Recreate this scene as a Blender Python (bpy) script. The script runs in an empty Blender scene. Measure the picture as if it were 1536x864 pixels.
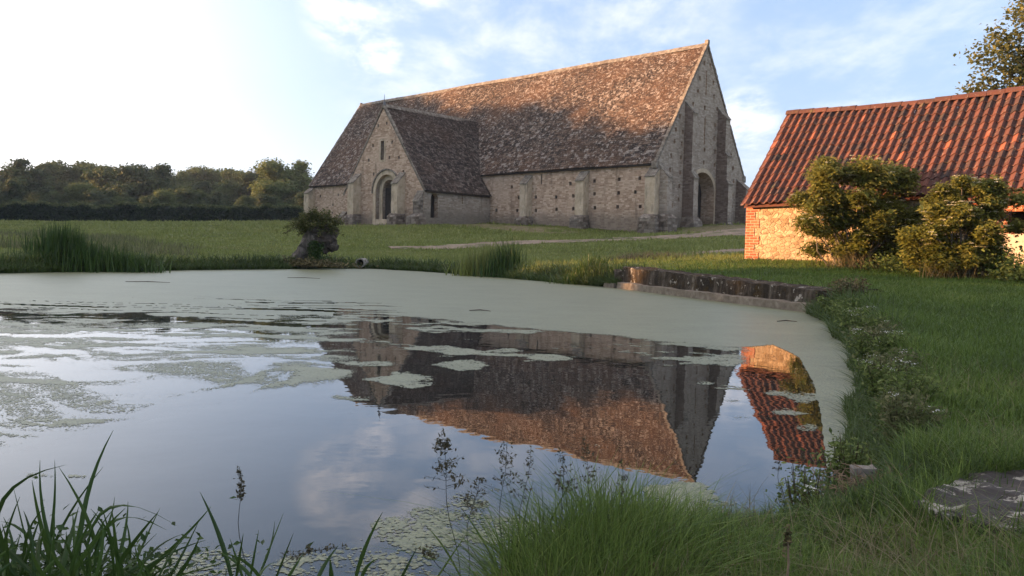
import bpy, bmesh, math, random
import numpy as np
from mathutils import Vector, Matrix
from mathutils.bvhtree import BVHTree
C = bpy.context.scene.collection
scene = bpy.context.scene
PI = math.pi
RNG = np.random.default_rng(7)
random.seed(7)

# ------------------------------------------------------------------ camera
FPX, PITCH, ROLL, CAMH = 1215.47, -0.0444, 0.0238, 0.848
cam_f = Vector((0, math.cos(PITCH), math.sin(PITCH)))
r0 = Vector((1, 0, 0)); u0 = r0.cross(cam_f)
cam_r = r0 * math.cos(ROLL) + u0 * math.sin(ROLL)
cam_u = -r0 * math.sin(ROLL) + u0 * math.cos(ROLL)
cd = bpy.data.cameras.new('camera'); cam = bpy.data.objects.new('camera', cd); C.objects.link(cam)
cd.sensor_width = 36; cd.lens = 36 * FPX / 1536; cd.clip_start = 0.05; cd.clip_end = 6000
m = Matrix((cam_r, cam_u, -cam_f)).transposed().to_4x4(); m.translation = (0, 0, CAMH)
cam.matrix_world = m
scene.camera = cam
cd.dof.use_dof = False

# ------------------------------------------------------------------ light
SUN_EL, SUN_AZ = math.radians(7.0), math.radians(-88.0)      # azimuth from +Y, clockwise positive
sd = bpy.data.lights.new('sun', 'SUN'); sun = bpy.data.objects.new('sun', sd); C.objects.link(sun)
sd.energy = 5.0; sd.angle = math.radians(0.6); sd.color = (1.0, 0.55, 0.27)
sdir = Vector((math.sin(SUN_AZ) * math.cos(SUN_EL), math.cos(SUN_AZ) * math.cos(SUN_EL), math.sin(SUN_EL)))
sun.rotation_euler = sdir.to_track_quat('Z', 'Y').to_euler()
scene.view_settings.view_transform = 'Standard'; scene.view_settings.look = 'None'
scene.view_settings.gamma = 1; scene.view_settings.use_curve_mapping = False
scene.view_settings.exposure = 1.82
scene.cycles.max_bounces = 6; scene.cycles.diffuse_bounces = 3; scene.cycles.glossy_bounces = 3
scene.cycles.transparent_max_bounces = 12; scene.cycles.transmission_bounces = 3
scene.cycles.caustics_reflective = False; scene.cycles.caustics_refractive = False


# ------------------------------------------------------------------ node helper
class NT:
    def __init__(s, tree):
        s.t = tree; s.n = tree.nodes; s.l = tree.links; s.n.clear()

    def set(s, node, k, v):
        sock = node.inputs[k]
        if hasattr(v, 'is_output') or isinstance(v, bpy.types.NodeSocket): s.l.new(v, sock)
        elif isinstance(v, (tuple, list)) and len(v) == 3 and sock.type == 'RGBA': sock.default_value = (*v, 1)
        else: sock.default_value = v

    def add(s, t, ins=None, **props):
        nd = s.n.new(t)
        for k, v in props.items(): setattr(nd, k, v)
        for k, v in (ins or {}).items(): s.set(nd, k, v)
        return nd

    def math(s, op, a, b=0.0, c=0.0, clamp=False):
        nd = s.add('ShaderNodeMath', operation=op, use_clamp=clamp); s.set(nd, 0, a); s.set(nd, 1, b); s.set(nd, 2, c)
        return nd.outputs[0]

    def vmath(s, op, a, b=(0, 0, 0)):
        nd = s.add('ShaderNodeVectorMath', operation=op); s.set(nd, 0, a); s.set(nd, 1, b)
        return nd.outputs['Value'] if op in ('DOT_PRODUCT', 'LENGTH') else nd.outputs[0]

    def noise(s, vec, scale, detail=4, rough=.55, dist=0.0):
        nd = s.add('ShaderNodeTexNoise', {'Vector': vec, 'Scale': scale, 'Detail': detail, 'Roughness': rough, 'Distortion': dist})
        return nd.outputs['Fac']

    def vor(s, vec, scale, feature='F1', out='Distance'):
        nd = s.add('ShaderNodeTexVoronoi', {'Vector': vec, 'Scale': scale}, feature=feature)
        return nd.outputs[out]

    def ramp(s, fac, stops, interp='LINEAR'):
        nd = s.add('ShaderNodeValToRGB', {'Fac': fac}); cr = nd.color_ramp; cr.interpolation = interp
        while len(cr.elements) < len(stops): cr.elements.new(.5)
        for e, (p, c) in zip(cr.elements, stops):
            e.position = p; e.color = (*c, 1) if isinstance(c, (tuple, list)) else (c, c, c, 1)
        return nd.outputs[0]

    def mix(s, fac, a, b, blend='MIX'):
        nd = s.add('ShaderNodeMix', data_type='RGBA', blend_type=blend)
        s.set(nd, 0, fac); s.set(nd, 6, a); s.set(nd, 7, b)
        return nd.outputs[2]

    def smooth(s, x, lo, hi):
        nd = s.add('ShaderNodeMapRange', {'Value': x, 'From Min': lo, 'From Max': hi}, interpolation_type='SMOOTHSTEP')
        return nd.outputs[0]

    def scale(s, vec, sc):
        nd = s.add('ShaderNodeMapping', {'Vector': vec, 'Scale': sc}); return nd.outputs[0]


# ------------------------------------------------------------------ world
world = bpy.data.worlds.new('World'); scene.world = world; world.use_nodes = True
w = NT(world.node_tree)
sky = w.add('ShaderNodeTexSky', sky_type='NISHITA', sun_disc=False, sun_elevation=SUN_EL, sun_rotation=SUN_AZ,
            altitude=60, air_density=1.0, dust_density=1.2, ozone_density=1.2)
tc = w.add('ShaderNodeTexCoord')
dirv = w.vmath('NORMALIZE', tc.outputs['Generated'])
sep = w.add('ShaderNodeSeparateXYZ', {0: dirv})
zz = w.math('ADD', sep.outputs[2], 0.12)
proj = w.add('ShaderNodeCombineXYZ', {0: w.math('DIVIDE', sep.outputs[0], zz), 1: w.math('DIVIDE', sep.outputs[1], zz)}).outputs[0]


def sky_dir(px, py):
    d = cam_f + cam_r * ((px - 768) / FPX) - cam_u * ((py - 432) / FPX); return d.normalized()


def blob(px, py, rad_in, rad_out):
    d = sky_dir(px, py)
    return w.smooth(w.vmath('DOT_PRODUCT', dirv, tuple(d)), math.cos(rad_out / FPX), math.cos(rad_in / FPX))


n1 = w.noise(w.scale(proj, (1.0, 0.8, 1)), 1.3, 9, .6, .1)
n2 = w.noise(w.scale(proj, (1.5, 0.9, 1)), 2.0, 10, .64, .15)
streak = w.math('MULTIPLY', w.math('MAXIMUM', w.math('MAXIMUM', blob(525, 10, 0, 80), blob(560, 72, 0, 55)), w.math('MULTIPLY', blob(610, -40, 0, 90), .7)), w.smooth(n2, .36, .66))
veil = w.math('MULTIPLY', w.math('MAXIMUM', blob(760, 70, 20, 300), blob(900, 20, 20, 260)), w.smooth(n2, .36, .72))
low = w.math('MULTIPLY', blob(1300, 150, 60, 330), w.math('MULTIPLY', w.smooth(n2, .42, .75), .28))
spot = w.math('MULTIPLY', blob(1118, 180, 2, 60), w.smooth(n2, .36, .62))
every = w.math('MULTIPLY', w.smooth(n1, .62, .9), .15)
cl = w.math('MAXIMUM', w.math('MULTIPLY', streak, .95), w.math('MULTIPLY', veil, .42))
cl = w.math('MAXIMUM', cl, w.math('MAXIMUM', low, w.math('MULTIPLY', spot, .6)))
cl = w.math('MAXIMUM', cl, every)
cl = w.math('MULTIPLY', cl, w.smooth(sep.outputs[2], 0.01, .12))
# hazy bright air round the low sun
glow = w.math('POWER', w.math('MAXIMUM', w.vmath('DOT_PRODUCT', dirv, (math.sin(math.radians(-50)), math.cos(math.radians(-50)), .10)), 0.0), 10.0)
hz = w.smooth(sep.outputs[2], 1.1, 0.0)
skyc = w.mix(w.math('MULTIPLY', hz, .75), sky.outputs[0], (1.5, 2.1, 3.3))
skyc = w.mix(w.math('MULTIPLY', w.smooth(sep.outputs[2], .2, -.02), .5), skyc, (3.0, 3.3, 3.6))
skyc = w.mix(w.math('MULTIPLY', glow, .55), skyc, (10.5, 10.0, 9.4))
over = w.math('MULTIPLY', w.smooth(sep.outputs[2], .42, .75), .55)  # warm pale veil overhead, out of view, added to keep the skylight up
skyc = w.mix(over, skyc, (5.2, 4.55, 4.3))
skyc = w.mix(cl, skyc, (5.0, 4.7, 4.7))
bg = w.add('ShaderNodeBackground', {'Color': skyc, 'Strength': 0.10})
w.add('ShaderNodeOutputWorld', {0: bg.outputs[0]})

# ------------------------------------------------------------------ noise and height in numpy


def vnoise(x, y, seed=0):
    xi = np.floor(x).astype(np.int64); yi = np.floor(y).astype(np.int64); fx = x - xi; fy = y - yi
    fx = fx * fx * (3 - 2 * fx); fy = fy * fy * (3 - 2 * fy)

    def h(a, b):
        n = (a * 374761393 + b * 668265263 + seed * 974634777) & 0xffffffff
        n = ((n ^ (n >> 13)) * 1274126177) & 0xffffffff
        return ((n ^ (n >> 16)) & 0xffff) / 65535.0
    return (h(xi, yi) * (1 - fx) + h(xi + 1, yi) * fx) * (1 - fy) + (h(xi, yi + 1) * (1 - fx) + h(xi + 1, yi + 1) * fx) * fy


def fbm(x, y, seed=0, octv=4, gain=.5):
    s = np.zeros_like(x, dtype=float); a = 1.0; t = 0
    for i in range(octv):
        s += a * vnoise(x * 2**i, y * 2**i, seed + i * 17); t += a; a *= gain
    return s / t


def sstep(x, a, b):
    t = np.clip((x - a) / (b - a), 0, 1); return t * t * (3 - 2 * t)


SHORE = np.array([(-13.2, 17.2), (-13.0, 20.5), (-12.35, 22.4), (-11.4, 24.2), (-10.4, 27.0), (-9.0, 29.6), (-7.7, 32.3), (-5.9, 34.3),
                  (-3.6, 31.9), (-1.6, 28.9), (.25, 25.3), (1.66, 22.3), (2.5, 20.9), (2.72, 20.2), (3.83, 16.2), (4.68, 12.9), (4.25, 10.7),
                  (3.32, 7.9), (2.56, 6.0), (2.1, 4.87), (1.72, 3.95), (1.38, 3.2), (1.1, 2.72), (.78, 2.46), (.45, 2.32), (.2, 2.18),
                  (-.06, 1.9), (-.5, 1.55), (-.85, 1.68), (-1.3, 1.6), (-2.4, 1.2), (-5, .2), (-9, 1.2), (-13, 5), (-14.5, 11)], float)


def shore_dist(x, y):
    """signed distance, positive on land"""
    px = np.asarray(x, float).ravel(); py = np.asarray(y, float).ravel()
    best = np.full(px.shape, 1e9); inside = np.zeros(px.shape, bool)
    n = len(SHORE)
    for i in range(n):
        ax, ay = SHORE[i]; bx, by = SHORE[(i + 1) % n]
        dx, dy = bx - ax, by - ay
        t = np.clip(((px - ax) * dx + (py - ay) * dy) / (dx * dx + dy * dy), 0, 1)
        d = np.hypot(px - ax - t * dx, py - ay - t * dy); best = np.minimum(best, d)
        cond = ((ay > py) != (by > py))
        xin = (bx - ax) * (py - ay) / (by - ay if by != ay else 1e-9) + ax
        inside ^= (cond & (px < xin))
    return np.where(inside, -best, best).reshape(np.shape(x))


EX = np.array([0.73021669, -0.68321562]); EY = np.array([0.68321562, 0.73021669]); BC = np.array([10.8128, 61.9324]); SC = np.array([6.5105, 22.733])
BTH = math.atan2(EX[1], EX[0])


def bw(X, Y, c=BC): return tuple(c + X * EX + Y * EY)


CP = [(-13, 27, .42), (-10, 32, .42), (-6, 36, .42), (-3, 34, .38), (0, 28, .36), (3, 22.5, .50), (4.2, 17, .42), (5.1, 13, .33), (4.6, 9, .22), (3, 5.5, .16), (1.8, 3, .12), (1.2, 2.3, .13), (1.6, 2.75, .165), (1.25, 1.85, .16), (2.0, 1.7, .15), (2.4, 2.8, .165), (.75, 1.75, .08), (.3, 1.5, .09),
      (.5, 1.4, .08), (0, 0, .1), (-3, 0, .1), (-1.2, 1.2, .12), (3.2, 2.4, .20), (6, 5, .3), (9, 10, .36), (8, 14, .42),
      (6.51, 22.73, .8), (8.4, 20.6, .74), (10.8, 18.4, .54), (14, 15, .5), (14, 27, 1.1), (20, 20, .9),
      (8, 27, .86), (9.5, 34, 1.05), (12, 45, 1.75), (14.5, 55, 2.65), (1, 45, 1.25), (-2, 60, 2.2), (-8, 50, 1.6), (-16, 38, .75), (-22, 55, 1.55), (-40, 80, 2.7), (-16, 20, .5), (-20, 10, .4), (-25, 25, .7),
      (*bw(0.6, -1.2), 2.45), (*bw(-7, -1), 2.9), (*bw(-14, -1), 3.25), (*bw(-17.5, -9), 2.83), (*bw(-28, -9), 2.95), (*bw(-33, -2), 3.4), (*bw(-47, -1), 3.7), (*bw(2, 7), 3.45), (*bw(2, 14), 3.8),
      (*bw(-24, 16), 4.2), (*bw(12, 10), 3.4), (-79, 125, 3.4), (-57, 125, 3.8), (-36, 125, 4.4), (-10, 125, 5), (30, 110, 5), (60, 60, 4), (-120, 125, 3.2), (-90, 60, 2.5), (-60, 20, 1), (-60, -20, .8), (0, -30, .5), (50, 0, 1), (60, 170, 8), (-60, 200, 9), (-130, 200, 8)]
CP = np.array(CP, float)


def _k(r2): return np.where(r2 > 1e-12, .5 * r2 * np.log(np.maximum(r2, 1e-12)), 0.0)


_n = len(CP); _d2 = ((CP[:, None, :2] - CP[None, :, :2])**2).sum(-1)
_A = np.zeros((_n + 3, _n + 3)); _A[:_n, :_n] = _k(_d2) + np.eye(_n) * .05; _A[:_n, _n] = 1; _A[:_n, _n + 1:] = CP[:, :2]; _A[_n, :_n] = 1; _A[_n + 1:, :_n] = CP[:, :2].T
_w = np.linalg.solve(_A, np.concatenate([CP[:, 2], [0, 0, 0]]))


def ground_base(x, y):
    x = np.asarray(x, float); y = np.asarray(y, float); r = np.hypot(x, y)
    f = np.minimum(1, 230 / np.maximum(r, 1)); xx = x * f; yy = y * f
    out = np.full(x.shape, _w[_n]) + _w[_n + 1] * xx + _w[_n + 2] * yy
    for i in range(_n): out += _w[i] * _k((xx - CP[i, 0])**2 + (yy - CP[i, 1])**2)
    return np.clip(out, .05, 14)


def H(x, y, want_d=False):
    x = np.asarray(x, float); y = np.asarray(y, float)
    g = ground_base(x, y)
    wob = (fbm(x * 1.1, y * 1.1, 3, 3) - .5) * .34 * np.clip(np.hypot(x, y) / 8, .35, 1)
    d = shore_dist(x, y)
    dw = d + np.where(np.hypot(x - 3.7, y - 16.5) < 5.2, 0, wob)
    r = np.hypot(x, y)
    bump = (fbm(x * .22, y * .22, 11, 4) - .5) * .22 * sstep(r, 10, 40) + (fbm(x * 1.7, y * 1.7, 5, 3) - .5) * .05
    g = g + bump * sstep(d, .3, 2.5)
    nf = np.clip(r / 7, .3, 1)
    z = -.45 + (g + .45) * sstep(dw, -.18 * nf, (.34 + .25 * fbm(x * .8, y * .8, 9, 2)) * nf)
    return (z, dw) if want_d else z


# ------------------------------------------------------------------ mesh helpers
MATS = {}


def link(name, me, mat, parent=None):
    o = bpy.data.objects.new(name, me); C.objects.link(o)
    for mm in (mat if isinstance(mat, (list, tuple)) else [mat]): me.materials.append(MATS[mm] if isinstance(mm, str) else mm)
    if parent is not None: o.parent = parent
    return o


def tag(o, label=None, cat=None, group=None, kind=None):
    if label: o['label'] = label
    if cat: o['category'] = cat
    if group: o['group'] = group
    if kind: o['kind'] = kind
    return o


def empty(name, loc, rz=0, label=None, cat=None, group=None):
    o = bpy.data.objects.new(name, None); C.objects.link(o); o.location = loc; o.rotation_euler = (0, 0, rz); o.empty_display_size = .2
    return tag(o, label, cat, group)


def npmesh(name, verts, faces, attrs=None, smooth=False, fattrs=None):
    """faces: (N,k) int array. attrs: dict name -> per-vertex float; fattrs: per-face float"""
    verts = np.asarray(verts, np.float32); faces = np.asarray(faces, np.int32)
    me = bpy.data.meshes.new(name); k = faces.shape[1]
    me.vertices.add(len(verts)); me.vertices.foreach_set('co', verts.ravel())
    me.loops.add(faces.size); me.loops.foreach_set('vertex_index', faces.ravel())
    me.polygons.add(len(faces)); me.polygons.foreach_set('loop_start', np.arange(0, faces.size, k, dtype=np.int32))
    me.polygons.foreach_set('use_smooth', np.full(len(faces), smooth, bool))
    for a, v in (attrs or {}).items():
        at = me.attributes.new(a, 'FLOAT', 'POINT'); at.data.foreach_set('value', np.asarray(v, np.float32))
    for a, v in (fattrs or {}).items():
        at = me.attributes.new(a, 'FLOAT', 'FACE'); at.data.foreach_set('value', np.asarray(v, np.float32))
    me.update(calc_edges=True); me.validate()
    return me


class MB:
    """collects boxes, prisms and tubes into ONE mesh"""

    def __init__(s): s.v = []; s.f = []

    def add(s, vs, fs):
        b = len(s.v); s.v += [tuple(map(float, q)) for q in vs]; s.f += [tuple(b + i for i in f) for f in fs]; return s

    def box(s, x0, x1, y0, y1, z0, z1, jit=0):
        vs = [(x, y, z) for z in (z0, z1) for y in (y0, y1) for x in (x0, x1)]
        if jit: vs = [tuple(c + random.uniform(-jit, jit) for c in q) for q in vs]
        return s.add(vs, [(0, 2, 3, 1), (4, 5, 7, 6), (0, 1, 5, 4), (2, 6, 7, 3), (0, 4, 6, 2), (1, 3, 7, 5)])

    def prism(s, prof, axis, a, b):
        """prof: list of 2D points (u, z); axis 'x': u is y ; axis 'y': u is x"""
        n = len(prof)
        def P(u, z, t): return (t, u, z) if axis == 'x' else (u, t, z)
        vs = [P(u, z, a) for u, z in prof] + [P(u, z, b) for u, z in prof]
        fs = [tuple(range(n))[::-1], tuple(range(n, 2 * n))] + [(i, (i + 1) % n, n + (i + 1) % n, n + i) for i in range(n)]
        return s.add(vs, fs)

    def tube(s, pts, rads, n=6, cap=True):
        pts = [Vector(p) for p in pts]; base = len(s.v); up = Vector((0.13, .27, 1)).normalized()
        for i, p in enumerate(pts):
            t = (pts[min(i + 1, len(pts) - 1)] - pts[max(i - 1, 0)]).normalized()
            a = t.cross(up);
            if a.length < .05: a = t.cross(Vector((1, 0, 0)))
            a.normalize(); b = t.cross(a)
            for j in range(n):
                an = 2 * PI * j / n; s.v.append(tuple(p + (a * math.cos(an) + b * math.sin(an)) * rads[i]))
        for i in range(len(pts) - 1):
            for j in range(n):
                s.f.append((base + i * n + j, base + i * n + (j + 1) % n, base + (i + 1) * n + (j + 1) % n, base + (i + 1) * n + j))
        if cap:
            s.f.append(tuple(base + j for j in range(n))[::-1]); e = base + (len(pts) - 1) * n; s.f.append(tuple(e + j for j in range(n)))
        return s

    def build(s, name, mat, parent=None, bevel=0, smooth=False, zoff=0, sub=0):
        me = bpy.data.meshes.new(name); me.from_pydata([(x, y, z - zoff) for x, y, z in s.v], [], s.f); me.validate()
        bm = bmesh.new(); bm.from_mesh(me); bmesh.ops.recalc_face_normals(bm, faces=bm.faces)
        if bevel: bmesh.ops.bevel(bm, geom=bm.edges[:], offset=bevel, segments=1, affect='EDGES', clamp_overlap=True)
        bm.to_mesh(me); bm.free()
        if smooth: me.polygons.foreach_set('use_smooth', np.full(len(me.polygons), True, bool))
        return link(name, me, mat, parent)


def rough_solid(name, mat, parent, build, cell, amp, seed, zoff=0, scale=3.0):
    """a box-ish mesh, subdivided and pushed about by noise, for worn stone"""
    mb = MB(); build(mb)
    me = bpy.data.meshes.new(name); me.from_pydata([(x, y, z - zoff) for x, y, z in mb.v], [], mb.f)
    bm = bmesh.new(); bm.from_mesh(me); bmesh.ops.recalc_face_normals(bm, faces=bm.faces)
    bmesh.ops.triangulate(bm, faces=[f for f in bm.faces if len(f.verts) > 4])
    for _ in range(6):
        long = [e for e in bm.edges if e.calc_length() > cell]
        if not long: break
        bmesh.ops.subdivide_edges(bm, edges=long, cuts=1, use_grid_fill=True)
    bm.normal_update(); from mathutils import noise as mn
    for v in bm.verts:
        q = v.co * scale + Vector((seed * 7.1, seed * 3.3, 0))
        v.co += Vector((mn.noise(q), mn.noise(q + Vector((31, 0, 0))), mn.noise(q + Vector((0, 57, 0))))) * amp
    bm.to_mesh(me); bm.free()
    return link(name, me, mat, parent)


# ------------------------------------------------------------------ materials
def mat(name):
    m_ = bpy.data.materials.new(name); m_.use_nodes = True; MATS[name] = m_
    return NT(m_.node_tree)


def finish(t, col, rough=.85, bump=None, bstr=.4, bdist=.03, spec=.3, **kw):
    ins = {'Base Color': col, 'Roughness': rough, 'Specular IOR Level': spec}
    if bump is not None:
        b = t.add('ShaderNodeBump', {'Height': bump, 'Strength': bstr, 'Distance': bdist}); ins['Normal'] = b.outputs[0]
    ins.update(kw)
    p = t.add('ShaderNodeBsdfPrincipled', ins); t.add('ShaderNodeOutputMaterial', {0: p.outputs[0]}); return p


def stone_mat(name, axis, c1, c2, c3, mortar, course=.13, blk=.34, pale=(.5, .45, .38), bs=.8, damp=None):
    """coursed rubble; axis: which local coordinate runs along the wall"""
    t = mat(name); o = t.add('ShaderNodeTexCoord').outputs['Object']; sp = t.add('ShaderNodeSeparateXYZ', {0: o})
    u = t.math('ADD', sp.outputs[0], sp.outputs[1])
    wob = t.math('MULTIPLY', t.math('SUBTRACT', t.noise(o, 1.2, 3), .5), .16)
    vec = t.add('ShaderNodeCombineXYZ', {0: t.math('ADD', u, t.math('MULTIPLY', t.noise(o, 4.0, 2), .15)), 1: t.math('ADD', sp.outputs[2], wob)}).outputs[0]
    br = t.add('ShaderNodeTexBrick', {'Vector': vec, 'Color1': (.0, .0, .0), 'Color2': (1, 1, 1), 'Mortar': (.5, .5, .5), 'Scale': 1.0, 'Mortar Size': .012,
                                      'Mortar Smooth': .6, 'Bias': 0.0, 'Brick Width': blk, 'Row Height': course}, offset=.37, squash=.7, squash_frequency=3)
    v = t.math('ADD', t.math('MULTIPLY', t.add('ShaderNodeSeparateColor', {0: br.outputs[0]}).outputs[0], .5), t.math('MULTIPLY', t.noise(o, 2.7, 5, .65), .5))
    col = t.ramp(v, [(.15, c1), (.45, c2), (.72, c3)])
    col = t.mix(t.math('MULTIPLY', br.outputs['Fac'], .55), col, mortar)
    big = t.noise(o, .33, 4, .6)
    col = t.mix(t.math('MULTIPLY', t.smooth(big, .48, .66), .5), col, pale)
    st = t.noise(t.scale(o, (1.0, 1.0, .22)), 1.5, 5, .65)
    col = t.mix(t.math('MULTIPLY', t.smooth(st, .54, .72), .55), col, tuple(k * .45 for k in c1))
    fine = t.noise(o, 14, 4, .7)
    col = t.mix(t.math('MULTIPLY', t.smooth(fine, .62, .72), .5), col, tuple(min(1, k * 1.5) for k in c3))
    col = t.mix(t.math('MULTIPLY', t.smooth(fine, .42, .34), .45), col, tuple(k * .4 for k in c1))
    if damp is not None:
        dz = t.math('ADD', sp.outputs[2], t.math('MULTIPLY', t.noise(o, 1.1, 4), -1.1))
        col = t.mix(t.math('MULTIPLY', t.smooth(dz, damp + .5, damp - .7), .65), col, (.16, .14, .115))
    bh = t.math('ADD', t.math('MULTIPLY', br.outputs['Fac'], -.7), t.math('ADD', v, t.math('MULTIPLY', fine, .8)))
    finish(t, col, .92, bh, bs, .05, .15)


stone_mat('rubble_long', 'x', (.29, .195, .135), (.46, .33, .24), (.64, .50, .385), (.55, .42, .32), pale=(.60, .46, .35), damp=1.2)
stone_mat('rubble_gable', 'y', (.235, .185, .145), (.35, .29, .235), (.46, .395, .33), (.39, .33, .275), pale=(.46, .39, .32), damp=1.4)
stone_mat('plinth_stone', 'x', (.085, .068, .055), (.16, .13, .105), (.30, .26, .22), (.15, .125, .105), course=.2, blk=.42, pale=(.24, .21, .18))
t = mat('shed_stone'); o = t.add('ShaderNodeTexCoord').outputs['Object']
wv = t.add('ShaderNodeVectorMath', {0: t.scale(o, (1, 1, 1.5)), 1: t.scale(t.add('ShaderNodeTexNoise', {'Vector': o, 'Scale': 3.0, 'Detail': 3}).outputs['Color'], (.22, .22, .22))}, operation='ADD').outputs[0]
cell = t.add('ShaderNodeTexVoronoi', {'Vector': wv, 'Scale': 7.0, 'Randomness': .9}); edge = t.vor(wv, 7.0, 'DISTANCE_TO_EDGE')
cv = t.add('ShaderNodeSeparateColor', {0: cell.outputs['Color']}).outputs[0]
col = t.ramp(t.math('ADD', t.math('MULTIPLY', cv, .6), t.math('MULTIPLY', t.noise(o, 6, 5, .7), .4)), [(.2, (.30, .20, .11)), (.5, (.46, .325, .19)), (.8, (.60, .45, .28))])
col = t.mix(t.math('MULTIPLY', t.smooth(edge, .09, .0), .35), col, (.42, .30, .19))
col = t.mix(t.math('MULTIPLY', t.smooth(t.noise(o, 1.3, 5, .65), .5, .68), .45), col, (.40, .30, .20))
finish(t, col, .93, t.math('ADD', t.math('MULTIPLY', t.smooth(edge, .0, .14), .6), t.math('MULTIPLY', t.noise(o, 9, 6, .75), 2.0)), 1.0, .03, .15)
stone_mat('render_wall', 'x', (.50, .40, .29), (.54, .44, .33), (.58, .49, .37), (.55, .46, .35), course=.5, blk=.9, pale=(.6, .52, .42), bs=.3)

t = mat('ashlar'); o = t.add('ShaderNodeTexCoord').outputs['Object']; sp = t.add('ShaderNodeSeparateXYZ', {0: o})
course = t.math('FRACT', t.math('MULTIPLY', sp.outputs[2], 3.1)); jt = t.smooth(course, .05, .0)
col = t.ramp(t.noise(o, 2.2, 5, .65), [(.25, (.36, .285, .20)), (.5, (.52, .425, .31)), (.75, (.62, .53, .41))])
col = t.mix(t.math('MULTIPLY', t.smooth(t.noise(t.scale(o, (1, 1, .3)), 2.6, 5), .52, .68), .6), col, (.22, .19, .15))
col = t.mix(t.math('MULTIPLY', jt, .5), col, (.3, .26, .2))
finish(t, col, .9, t.math('ADD', t.noise(o, 18, 4), t.math('MULTIPLY', jt, -1.0)), .5, .02, .15)

t = mat('weathered_cap'); o = t.add('ShaderNodeTexCoord').outputs['Object']
col = t.ramp(t.noise(o, 3.2, 6, .7), [(.3, (.10, .085, .07)), (.5, (.20, .175, .145)), (.7, (.38, .35, .30))])
finish(t, col, .95, t.noise(o, 9, 5), .7, .04, .1)

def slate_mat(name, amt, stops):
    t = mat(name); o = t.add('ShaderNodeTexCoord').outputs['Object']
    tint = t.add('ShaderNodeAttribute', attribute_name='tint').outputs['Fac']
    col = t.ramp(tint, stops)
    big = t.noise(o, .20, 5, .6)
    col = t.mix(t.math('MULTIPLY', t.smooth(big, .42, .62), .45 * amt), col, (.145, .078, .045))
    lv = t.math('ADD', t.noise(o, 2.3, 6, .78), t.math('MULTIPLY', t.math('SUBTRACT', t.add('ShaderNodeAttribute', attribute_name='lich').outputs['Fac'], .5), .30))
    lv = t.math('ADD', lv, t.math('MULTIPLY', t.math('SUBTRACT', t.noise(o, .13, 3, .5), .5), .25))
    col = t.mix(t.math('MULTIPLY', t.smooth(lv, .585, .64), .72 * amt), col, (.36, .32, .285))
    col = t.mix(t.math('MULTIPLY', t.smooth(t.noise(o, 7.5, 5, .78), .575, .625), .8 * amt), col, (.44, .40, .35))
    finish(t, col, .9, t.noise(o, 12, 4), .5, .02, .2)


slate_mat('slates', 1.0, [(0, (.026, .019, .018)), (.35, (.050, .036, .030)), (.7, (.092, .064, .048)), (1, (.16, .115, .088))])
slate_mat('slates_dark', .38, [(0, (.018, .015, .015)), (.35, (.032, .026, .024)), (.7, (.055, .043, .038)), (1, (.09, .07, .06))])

t = mat('pantiles'); o = t.add('ShaderNodeTexCoord').outputs['Object']
tint = t.add('ShaderNodeAttribute', attribute_name='tint').outputs['Fac']
col = t.ramp(tint, [(0, (.045, .03, .028)), (.16, (.06, .034, .029)), (.45, (.100, .040, .030)), (.8, (.148, .058, .040)), (1, (.28, .09, .05))])
col = t.mix(t.math('MULTIPLY', t.smooth(t.noise(o, 2.6, 6, .7), .5, .66), .6), col, (.075, .046, .038))
col = t.mix(t.math('MULTIPLY', t.smooth(t.noise(o, 9.0, 5, .75), .57, .68), .75), col, (.30, .22, .17))
col = t.mix(t.math('MULTIPLY', t.smooth(t.noise(o, 3.8, 4, .6), .62, .72), .5), col, (.13, .12, .05))
finish(t, col, .85, t.noise(o, 30, 4), .3, .01, .3)

t = mat('brick'); o = t.add('ShaderNodeTexCoord').outputs['Object']; sp = t.add('ShaderNodeSeparateXYZ', {0: o})
vec = t.add('ShaderNodeCombineXYZ', {0: t.math('ADD', sp.outputs[0], sp.outputs[1]), 1: sp.outputs[2]}).outputs[0]
br = t.add('ShaderNodeTexBrick', {'Vector': vec, 'Color1': (.30, .085, .045), 'Color2': (.46, .155, .075), 'Mortar': (.52, .40, .28), 'Scale': 1.0, 'Mortar Size': .007,
                                  'Brick Width': .225, 'Row Height': .075, 'Mortar Smooth': .3})
col = t.mix(t.math('MULTIPLY', t.smooth(t.noise(o, 5, 5, .7), .55, .7), .5), br.outputs[0], (.62, .42, .28))
finish(t, col, .9, t.math('ADD', t.math('MULTIPLY', br.outputs['Fac'], -1.0), t.noise(o, 25, 3)), .6, .012, .2)


def simple(name, stops, scale=6, rough=.85, bs=.4, bd=.01, stretch=(1, 1, 1), spec=.3, detail=5):
    t = mat(name); o = t.scale(t.add('ShaderNodeTexCoord').outputs['Object'], stretch)
    n = t.noise(o, scale, detail, .65); finish(t, t.ramp(n, stops), rough, n, bs, bd, spec)


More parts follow.
